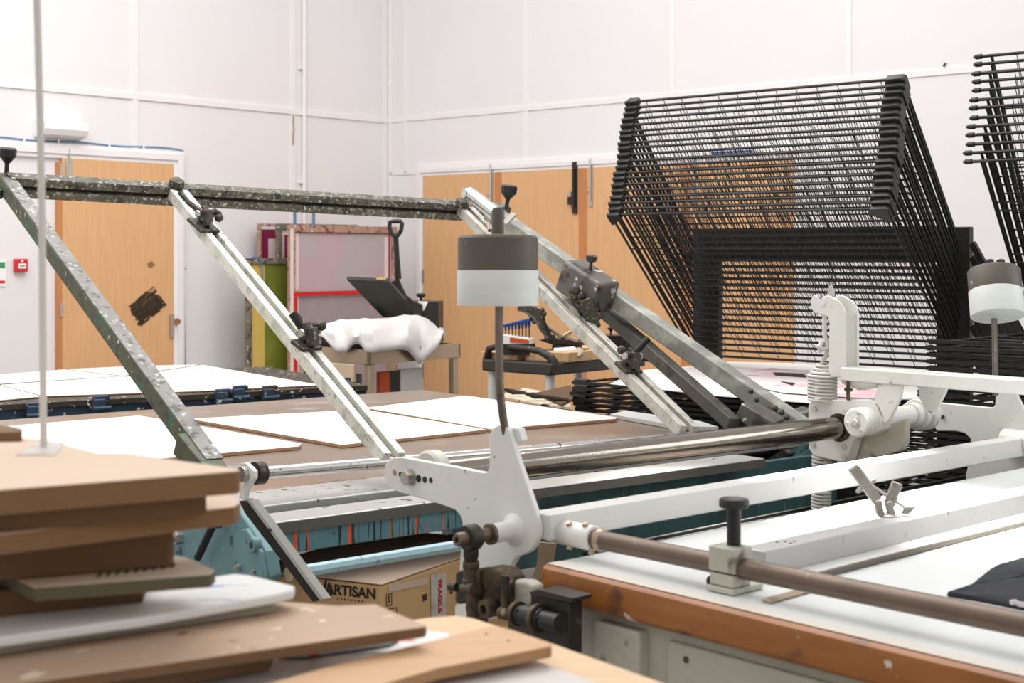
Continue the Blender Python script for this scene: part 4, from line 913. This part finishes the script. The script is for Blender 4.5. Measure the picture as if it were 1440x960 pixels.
# ================================================================= SILK SCREENS AGAINST THE LEFT WALL
def screen(label, x0, x1, ytop, d, parts, H_, fr, fw=.045):
    """frame parallel to the left wall at distance d from it; parts: list of (z0,z1,x0,x1,material) fabric fields as fractions"""
    pl, pr = wl(x0, HZ, d), wl(x1, HZ, d); ax = (pr-pl); W = ax.length; ax = ax/W
    zt = CZ+(HZ-ytop)*pl.y/F; zb = zt-H_
    b = V((pl.x, pl.y, 0))
    t = thing('silk_screen', label, 'screen', b+UP*max(zb, 0), 'silk screens leaning by the left wall')
    def R(xa, xb, za, zb_, o, th): return MB().prism([b+ax*xa+UP*za+nL*o, b+ax*xb+UP*za+nL*o, b+ax*xb+UP*zb_+nL*o, b+ax*xa+UP*zb_+nL*o], nL*th)
    f = R(0, W, zt-fw, zt, 0, .035).build('frame_top', fr, t, .003)
    R(0, W, zb, zb+fw, 0, .035).build('frame_bottom', fr, t, .003)
    R(0, fw, zb+fw, zt-fw, 0, .035).build('frame_side', fr, t, .003); R(W-fw, W, zb+fw, zt-fw, 0, .035).build('frame_side', fr, t, .003)
    for i, (nm, xa, xb, za, zb_, m, o) in enumerate(parts):
        xx0 = fw if xa is None else xa; xx1 = W-fw if xb is None else W-xb
        R(xx0, xx1, zt-zb_, zt-za, o, .002).build(nm, m, t)
    return t, b, ax, zt, W
# magenta one farthest left/back
screen('tall silk screen with magenta mesh at the back left of the leaning screens', 361, 470, 314, .10, [('mesh', None, None, .045, 1.5, 'mesh_magenta', .012), ('margin', .105, .3, .12, 1.4, 'mesh_margin', .014)], 1.67, 'screen_frame', .022)
screen('silk screen with a magenta field behind the big grey mesh screen', 387, 500, 314, .22, [('mesh', None, None, .045, 1.5, 'mesh_margin', .012), ('print_field', .08, .08, .09, 1.4, 'mesh_magenta', .014)], 1.67, 'screen_frame_dark')
screen('silk screen with green and yellow mesh standing lowest in front at left', 344, 460, 363, .36, [('mesh', None, None, .045, 1.3, 'mesh_green', .012), ('margin', .055, None, .045, 1.3, 'mesh_yellow', .0141), ('mesh_fold', .18, None, .045, 1.3, 'mesh_green', .0165)], 1.40, 'screen_frame_dark')
tS, bS, axS, ztS, WS = screen('large silk screen with pink and grey mesh and red tape', 404, 555, 316, .52, [
    ('mesh', None, None, .045, .52, 'mesh_pink', .012), ('tape', .045, .045, .052, .062, 'tape_maroon', .0146), ('tape', .03, .10, .515, .548, 'tape_red', .0365), ('lower_mesh', None, None, .52, 1.55, 'mesh_grey', .012)], 1.67, 'screen_frame', .055)
def SR(xa, xb, za, zb_, o, th): return MB().prism([bS+axS*xa+UP*(ztS-zb_)+nL*o, bS+axS*xb+UP*(ztS-zb_)+nL*o, bS+axS*xb+UP*(ztS-za)+nL*o, bS+axS*xa+UP*(ztS-za)+nL*o], nL*th)
SR(.055, .10, .055, .50, .0146, .002).build('margin', 'mesh_margin', tS)
SR(WS-.13, WS-.09, .085, .50, .0146, .002).build('margin', 'mesh_margin', tS)
SR(WS-.085, WS-.07, .055, .50, .0146, .002).build('tape', 'tape_maroon', tS)
SR(.03, .07, .548, 1.5, .0365, .002).build('tape', 'tape_red', tS)
SR(.07, .10, .548, 1.5, .0146, .002).build('margin', 'mesh_margin', tS)
SR(.0, .03, .03, 1.6, .036, .002).build('worn_stile', 'mesh_margin', tS)
# loop of blue cord over the green screen and two blue pegs above
pp = [wl(x, y, .40) for x, y in ((352, 364), (356, 361), (362, 362), (367, 367), (369, 378), (369, 400))]
tag(MB().path(pp, .006).build('blue_lanyard', 'blue_cable'), 'loop of blue cord hooked over the green silk screen', 'cord')
for x, lbx in ((414.5, 'left of two blue pegs sticking up behind the big silk screen'), (441, 'right of two blue pegs sticking up behind the big silk screen')):
    c = wl(x, HZ, .50); z1 = CZ+(HZ-296)*c.y/F
    tag(MB().bar(V((c.x, c.y, z1)), V((c.x, c.y, ztS-.12)), .022, .014, up=nL).build('blue_peg', 'blue_cable', None, .002), lbx, 'peg', 'blue pegs behind the silk screens')

# ================================================================= STEEL TABLE, HEAT PRESS, CLOTH
T0 = A(519, 500, 7.9); TZ = .872
T0 = V((T0.x, T0.y, 0))
def TT(a, b, z): return T0+a_*a-b_*b+UP*z
t = thing('steel_table', 'stainless steel sink table with the white cloth and heat press on it', 'table', TT(.4, .3, 0))
Wt, Dt = .74, .62
MB().prism([TT(.02, .02, TZ-.02), TT(Wt-.02, .02, TZ-.02), TT(Wt-.02, Dt-.02, TZ-.02), TT(.02, Dt-.02, TZ-.02)], UP*.02).build('table_top', 'stainless', t)
for nm, r in (('front_rim', (0, Wt, 0, .02)), ('back_rim', (0, Wt, Dt-.02, Dt)), ('side_rim', (0, .02, 0, Dt)), ('side_rim', (Wt-.02, Wt, 0, Dt))):
    a0, a1, b0, b1 = r
    MB().prism([TT(a0, b0, TZ-.045), TT(a1, b0, TZ-.045), TT(a1, b1, TZ-.045), TT(a0, b1, TZ-.045)], UP*.083).build(nm, 'stainless', t, .002)
for a, b in ((.03, .03), (Wt-.03, .03), (Wt-.03, Dt-.03), (.03, Dt-.03)): MB().box(TT(a, b, (TZ-.045)/2), .042, .042, TZ-.045, a_, b_).build('leg', 'stainless', t, .003)
MB().prism([TT(.02, .02, .2), TT(Wt-.02, .02, .2), TT(Wt-.02, Dt-.02, .2), TT(.02, Dt-.02, .2)], UP*.03).build('under_shelf', 'stainless_dark', t)
tag(MB().prism([TT(-.025, .10, .725), TT(-.025, .46, .725), TT(-.025, .46, .825), TT(-.025, .10, .825)], a_*.02).build('beige_board', 'beige_panel', None, .003), 'beige panel hanging on the left side of the steel table under its rim', 'panel')
for nm, a0, a1, m, lb in (('folder', .20, .25, 'carton', 'tan board standing on the shelf under the steel table'), ('folder', .29, .37, 'orange', 'orange-red board standing on the shelf under the steel table'), ('folder', .37, .45, 'black_plastic', 'dark board standing next to the orange one under the steel table'), ('ribbed_board', .46, .64, 'white_plastic', 'white ribbed panel standing under the right end of the steel table'), ('folder', .08, .15, 'stainless_dark', 'dark grey board standing by the front leg under the steel table')):
    mbx = MB()
    if nm == 'ribbed_board':
        prof = []
        for i in range(19): prof.append(TT(a0+(a1-a0)*i/18, .22+(.012 if i % 2 else 0), .23))
        prof += [TT(a1, .26, .23), TT(a0, .26, .23)]
        mbx.prism(prof, UP*.53)
    else: mbx.prism([TT(a0, .22, .23), TT(a1, .22, .23), TT(a1, .25, .23), TT(a0, .25, .23)], UP*.525)
    tag(mbx.build(nm, m, None, .002), lb, 'board')
# heat press: stand, tilted platen, lever and cabinet
hp = thing('heat_press', 'black heat press with its platen tilted up, behind the white cloth', 'heat press', TT(.42, .36, TZ))
Yh = 8.36
c0 = [A(x, y, Yh-.10) for x, y in ((487, 393), (545, 395.5))]; c1 = [A(x, y, Yh+.06) for x, y in ((594, 448), (538, 446))]
pn_ = (c0[1]-c0[0]).cross(c1[0]-c0[1]).normalized()
if pn_.z < 0: pn_ = -pn_
pl_ = MB().prism(c0+c1, pn_*.03).build('platen', 'press_black', hp, .004)
MB().prism([x+pn_*.03+((c0[0]+c1[0])/2-x)*.06 for x in c0+c1], pn_*.012).build('platen_cover', 'black_plastic', pl_, .003)
MB().box(A(536, 391.5, Yh-.115), .055, .006, .012).build('caution_label', 'mesh_yellow', pl_)
MB().prism([A(x, y, Yh+.02) for x, y in ((549, 397), (560, 391), (571, 415), (582, 423), (594, 428), (594, 450), (586, 446), (568, 424))], V((0, .05, 0))).build('arm', 'black', hp, .004)
MB().path([A(560, 392, Yh+.03), A(558, 360, Yh+.02), A(556.5, 332, Yh+.01)], [.020, .016, .016], 14).build('handle_shaft', 'black_plastic', hp)
MB().path([A(x, y, Yh) for x, y in ((556.5, 333), (550, 328), (547.5, 319), (548.5, 312), (553, 311), (563, 311), (565.5, 314), (564, 324), (560, 330), (556.5, 333))], .013, 12).build('handle_grip', 'black_plastic', hp)
MB().prism([A(x, y, Yh+.05) for x, y in ((578, 423), (617, 423.5), (617, 453), (617, 482), (578, 482))], V((.02, .16, 0))).build('cabinet', 'black', hp, .004)
MB().lathe(A(592, 424, Yh+.06), UP, [(.008, 0), (.008, .022), (.022, .030), (.028, .036), (.028, .046), (.018, .05), (0, .05)], 14).build('pressure_knob', 'black_plastic', hp)
MB().prism([A(x, y, Yh+.045) for x, y in ((588, 423), (602, 424), (596, 437), (587, 430))], V((0, .002, 0))).build('paper_note', 'sheet_white', hp)
MB().prism([TT(.10, .12, TZ), TT(.62, .12, TZ), TT(.62, .52, TZ), TT(.10, .52, TZ)], UP*.085).build('base', 'black', hp, .006)
# cloth
cols = [(437, 470, 462), (446, 471, 458), (455, 474, 455.5), (464, 485, 453.5), (470, 494, 452), (475, 497, 451), (481, 494.5, 450), (487, 496, 449.5), (492, 489, 449), (497, 484, 448.7), (505, 483.5, 449), (509, 487, 449), (514, 494, 448.5), (524, 496, 448), (536, 494, 447.5), (548, 493, 447), (560, 491, 445), (568, 492, 444), (574, 494, 443.5), (581, 501, 443), (586, 508, 442.7), (591, 512, 444), (595, 507, 447), (602, 500, 450), (610, 494, 454), (616, 488, 457), (620, 480, 460), (624, 468, 463)]
rows = []
def edgeY(x): return (7.9+(519-x)*(8.2-7.9)/74 if x < 519 else 7.9+(x-519)*(8.44-7.9)/126)-.06
for j in range(15):
    f = j/14; row = []
    for i, (x, yb, yt) in enumerate(cols):
        if f <= .5:
            k = f/.5; y = lerp(yb, yt, k**.85); Y = lerp(edgeY(x), edgeY(x)+.19, k**2)
            tri = lambda t_: 2*abs(2*(t_-math.floor(t_+.5)))-1
            y += math.sin(math.pi*k)*(2.0*tri(i*.16+j*.05)+1.2*tri(i*.09-j*.13))
            Y += (.35+.65*math.sin(math.pi*min(1, k*1.1)))*(1-k*.6)*(.045*tri(i*.21+j*.045)+.03*tri(i*.11-j*.12+.3))
            q_ = A(x, y, Y)
        else:
            k = (f-.5)/.5; Y = edgeY(x)+.19+.28*k; q_ = A(x, yt, edgeY(x)+.19)
            z = q_.z-.10*k**2*(1 if q_.z > 1.0 else .3)+.008*math.sin(i*1.1+j); s = Y/(edgeY(x)+.19)
            q_ = V((q_.x*(1+(s-1)*.2), Y, max(z, TZ+.03)))
        row.append(q_)
    rows.append(row)
cl_ = MB().grid(rows).build('white_cloth', 'cloth_white', None, 0, 40)
sd_ = cl_.modifiers.new('thick', 'SOLIDIFY'); sd_.thickness = .004
tag(cl_, 'crumpled white cloth draped over the front of the steel table', 'cloth')

# ================================================================= TROLLEY AND TOOLS
G0 = A(775, 514, 7.1); G0 = V((G0.x, G0.y, 0)); GZ = .905
def TG(a, b, z): return G0+a_*a-b_*b+UP*z
WG, DG = .80, .47
t = thing('utility_trolley', 'black tray trolley with pale grey legs in front of the wooden doors', 'trolley', TG(.4, .23, 0))
MB().prism([TG(0, 0, GZ-.07), TG(WG, 0, GZ-.07), TG(WG, DG, GZ-.07), TG(0, DG, GZ-.07)], UP*.06).build('tray', 'tray_black', t, .008)
MB().prism([TG(0, 0, .30), TG(WG, 0, .30), TG(WG, DG, .30), TG(0, DG, .30)], UP*.06).build('tray', 'tray_black', t, .008)
for a, b in ((.04, .04), (WG-.04, .04), (WG-.04, DG-.04), (.04, DG-.04)):
    MB().tube(TG(a, b, .09), TG(a, b, GZ-.065), .024).build('leg', 'leg_grey', t)
    MB().tube(TG(a-.015, b, .045), TG(a+.015, b, .045), .045).box(TG(a, b, .09), .03, .03, .03).build('castor', 'black_plastic', t)
MB().path([TG(.05, .02, GZ-.03), TG(.03, .03, GZ+.02), TG(.02, .09, GZ+.048), TG(.02, .16, GZ+.055), TG(.02, DG-.10, GZ+.062), TG(.025, DG-.03, GZ+.045), TG(.04, DG-.0, GZ-.02)], [.035, .022, .018, .017, .017, .018, .024], 12).build('push_handle', 'dark_iron', t)
bz = GZ-.01
tag(MB().prism([TG(.11, -.02, bz), TG(.86, .03, bz), TG(.80, .30, bz), TG(.08, .24, bz)], UP*.05).build('wooden_board', 'butcher', None, .003), 'thick pale wooden board lying across the black trolley', 'board')
tag(MB().prism([TG(.05, .27, bz), TG(.30, .27, bz), TG(.30, .52, bz), TG(.05, .52, bz)], UP*.035).build('wooden_board', 'butcher', None, .003), 'smaller wooden board under the hex key rack on the trolley', 'board')
kz = bz+.035
kt = thing('key_rack', 'white and red plastic rack holding blue-handled hex keys on the trolley', 'rack', TG(.12, .36, kz))
Yk = 7.30
MB().prism([A(x, y, Yk) for x, y in ((706, 470), (745, 476), (745, 484), (706, 484))], V((.03, .06, 0))).build('rack_body', 'white_plastic', kt, .003)
MB().prism([A(x, y, Yk-.004) for x, y in ((717, 474), (744, 478), (744, 482.5), (717, 481))], V((0, .003, 0))).build('label_strip', 'orange', kt)
MB().prism([A(x, y, Yk) for x, y in ((706, 484), (745, 484), (745, 499), (706, 499))], V((.03, .06, 0))).build('rack_foot', 'dark_iron', kt)
ords = ['first', 'second', 'third', 'fourth', 'fifth', 'sixth', 'seventh', 'eighth']
for i in range(8):
    x = 711+i*4.75; yt = 458-i*1.0; s = .75+.045*i
    c = A(x, yt, Yk+.03)
    k = thing('hex_key', 'blue-handled hex key, %s from the left in the rack' % ords[i], 'hex key', A(x, 484, Yk+.03), 'hex keys in the rack on the trolley')
    MB().path([c+V((-.013*s, -.03*s, .0)), c+V((0, 0, .003)), c+V((.013*s, .03*s, .006))], .0095*s, 10).tube(c, c-UP*.032*s, .008*s, .0065*s).build('handle', 'blue_plastic', k)
    MB().tube(c-UP*.03*s, A(x, 474+i*.4, Yk+.03), .0032*s, seg=8).build('shaft', 'dark_iron', k)
# bench tool on the trolley (toggle arm fixture)
ft = thing('clamp_fixture', 'black articulated clamp fixture on a round plate on the trolley', 'clamp', A(787, 482, 7.35))
Yf = 7.35
def FA(x, y, o=0): return A(x, y, Yf+o)
MB().prism([FA(x, y) for x, y in ((757, 478), (775, 476), (815, 480), (824, 484), (815, 486), (775, 484))], V((.04, .16, 0))).build('base_plate', 'dark_iron', ft, .003)
MB().bar(FA(774, 478), FA(758, 446), .05, .04).build('arm', 'dark_iron', ft, .004)
for x, y in ((768, 476), (778, 475), (792, 478)): MB().box(FA(x, y, -.01), .02, .03, .035).build('hinge_lug', 'black', ft, .003)
MB().tube(FA(764, 455), FA(792, 474), .012).build('link_rod', 'stainless', ft)
MB().tube(FA(790, 474), FA(803, 466), .010).build('link_rod', 'stainless', ft)
MB().tube(FA(797, 473), FA(812, 479), .012).build('link_rod', 'stainless', ft)
MB().path([FA(728, 431), FA(740, 434), FA(752, 441), FA(758, 447)], [.012, .022, .03, .026], 10).build('clamp_head', 'dark_iron', ft)
for x, y in ((752, 452), (762, 436), (748, 444), (765, 441)): MB().ball(FA(x, y, -.02), .015).build('bolt', 'clamp_iron', ft)
tag(MB().prism([FA(x, y, .0) for x, y in ((776, 484.5), (812, 486.5), (812, 493), (776, 492))], V((.03, .13, 0))).build('steel_block', 'dark_iron', None, .003), 'dark steel block under the clamp fixture on the trolley', 'block')
tag(MB().prism([FA(x, y, -.05) for x, y in ((779, 493), (800, 496), (812, 494), (808, 491))], V((.0, .03, .012))).build('paper_offcut', 'sheet_white'), 'white paper offcut under the clamp fixture on the trolley', 'paper')
tag(MB().lathe(FA(816, 496, -.10), V((-.6, -.7, .25)), [(0, 0), (.022, 0), (.024, .002), (.024, .018), (.022, .02), (0, .02)], 20).build('tape_roll', 'paper_mix'), 'small cream roll standing on the trolley board beside the clamp fixture', 'tape roll')
# black vice-like jig with two knobs
jt = thing('black_jig', 'black jig with two thumb knobs at the right end of the trolley', 'jig', A(866, 492, 7.5))
Yj = 7.5
def JA(x, y, o=0): return A(x, y, Yj+o)
MB().prism([JA(x, y) for x, y in ((846, 472), (878, 472), (874, 492), (868, 496), (854, 494), (849, 486))], V((0, .12, 0))).build('body', 'black', jt, .006)
MB().prism([JA(x, y, -.01) for x, y in ((843, 471.5), (882, 471.5), (882, 473.5), (843, 473.5))], V((0, .14, 0))).build('top_plate', 'black_plastic', jt, .002)
for x, yt in ((859, 460), (876, 461)):
    kb = MB().lathe(JA(x, 472, .03), UP, [(.005, 0), (.005, .024), (.010, .030), (.017, .034), (.018, .042), (.010, .047), (0, .047)], 12).build('knob', 'black_plastic', jt)
MB().tube(JA(884, 486, .02), JA(884, 486, .09), .05, seg=24).build('drum', 'dark_iron', jt)
MB().tube(JA(878, 500, .02), JA(925, 507, .10), .014).build('rod', 'dark_iron', jt)

# ================================================================= LIGHT, CAMERA
w = bpy.data.worlds.new('World'); scn.world = w; w.use_nodes = True
bg = w.node_tree.nodes['Background']; bg.inputs[0].default_value = (1.0, .985, .98, 1); bg.inputs[1].default_value = 0.74
def area(name, loc, tgt, sx, sy, e, c=(1, 1, 1), spread=180):
    l = bpy.data.lights.new(name, 'AREA'); l.shape = 'RECTANGLE'; l.size = sx; l.size_y = sy; l.energy = e; l.color = c; l.spread = math.radians(spread)
    o = bpy.data.objects.new(name, l); col.objects.link(o); o.location = loc
    o.rotation_euler = (V(tgt)-V(loc)).to_track_quat('-Z', 'Y').to_euler(); return o
area('assumed_overhead_light', (-1.5, 6.0, 5.4), (-1.5, 6.1, 0), 6.5, 5.5, 390, (1, .985, .96))  # assumed overhead light, added as a bare area lamp; no roof is built
area('assumed_side_light', (5.8, 4.2, 3.2), (.2, 4.6, .9), 3.0, 2.2, 60, (.95, .98, 1))  # assumed light from the right, a bare area lamp without any window
sb = area('added_glare_lamp', (1.15, 3.75, 5.3), (.86, 3.50, .86), .16, 1.25, 50, (1, .98, .94), 9)  # narrow lamp added for the glare streak, an assumed sunbeam; no skylight built
sb.rotation_euler = (Matrix.Rotation(math.atan2(-(1.04-.58), -(3.15-3.9)) if False else math.radians(31), 4, 'Z')).to_euler()
sb.location = (.82, 3.52, 5.3)
cam = bpy.data.cameras.new('Camera'); co = bpy.data.objects.new('Camera', cam); col.objects.link(co); scn.camera = co
co.location = (0, 0, CZ); co.rotation_euler = (math.pi/2, 0, 0)
cam.sensor_width = 36; cam.lens = F*36/1440; cam.shift_y = -(480-HZ)/1440; cam.clip_start = .05
cam.dof.use_dof = True; cam.dof.focus_distance = 4.4; cam.dof.aperture_fstop = 6.5
vs = scn.view_settings; vs.view_transform = 'Standard'; vs.look = 'None'; vs.exposure = 0.10; vs.gamma = 1; vs.use_curve_mapping = False
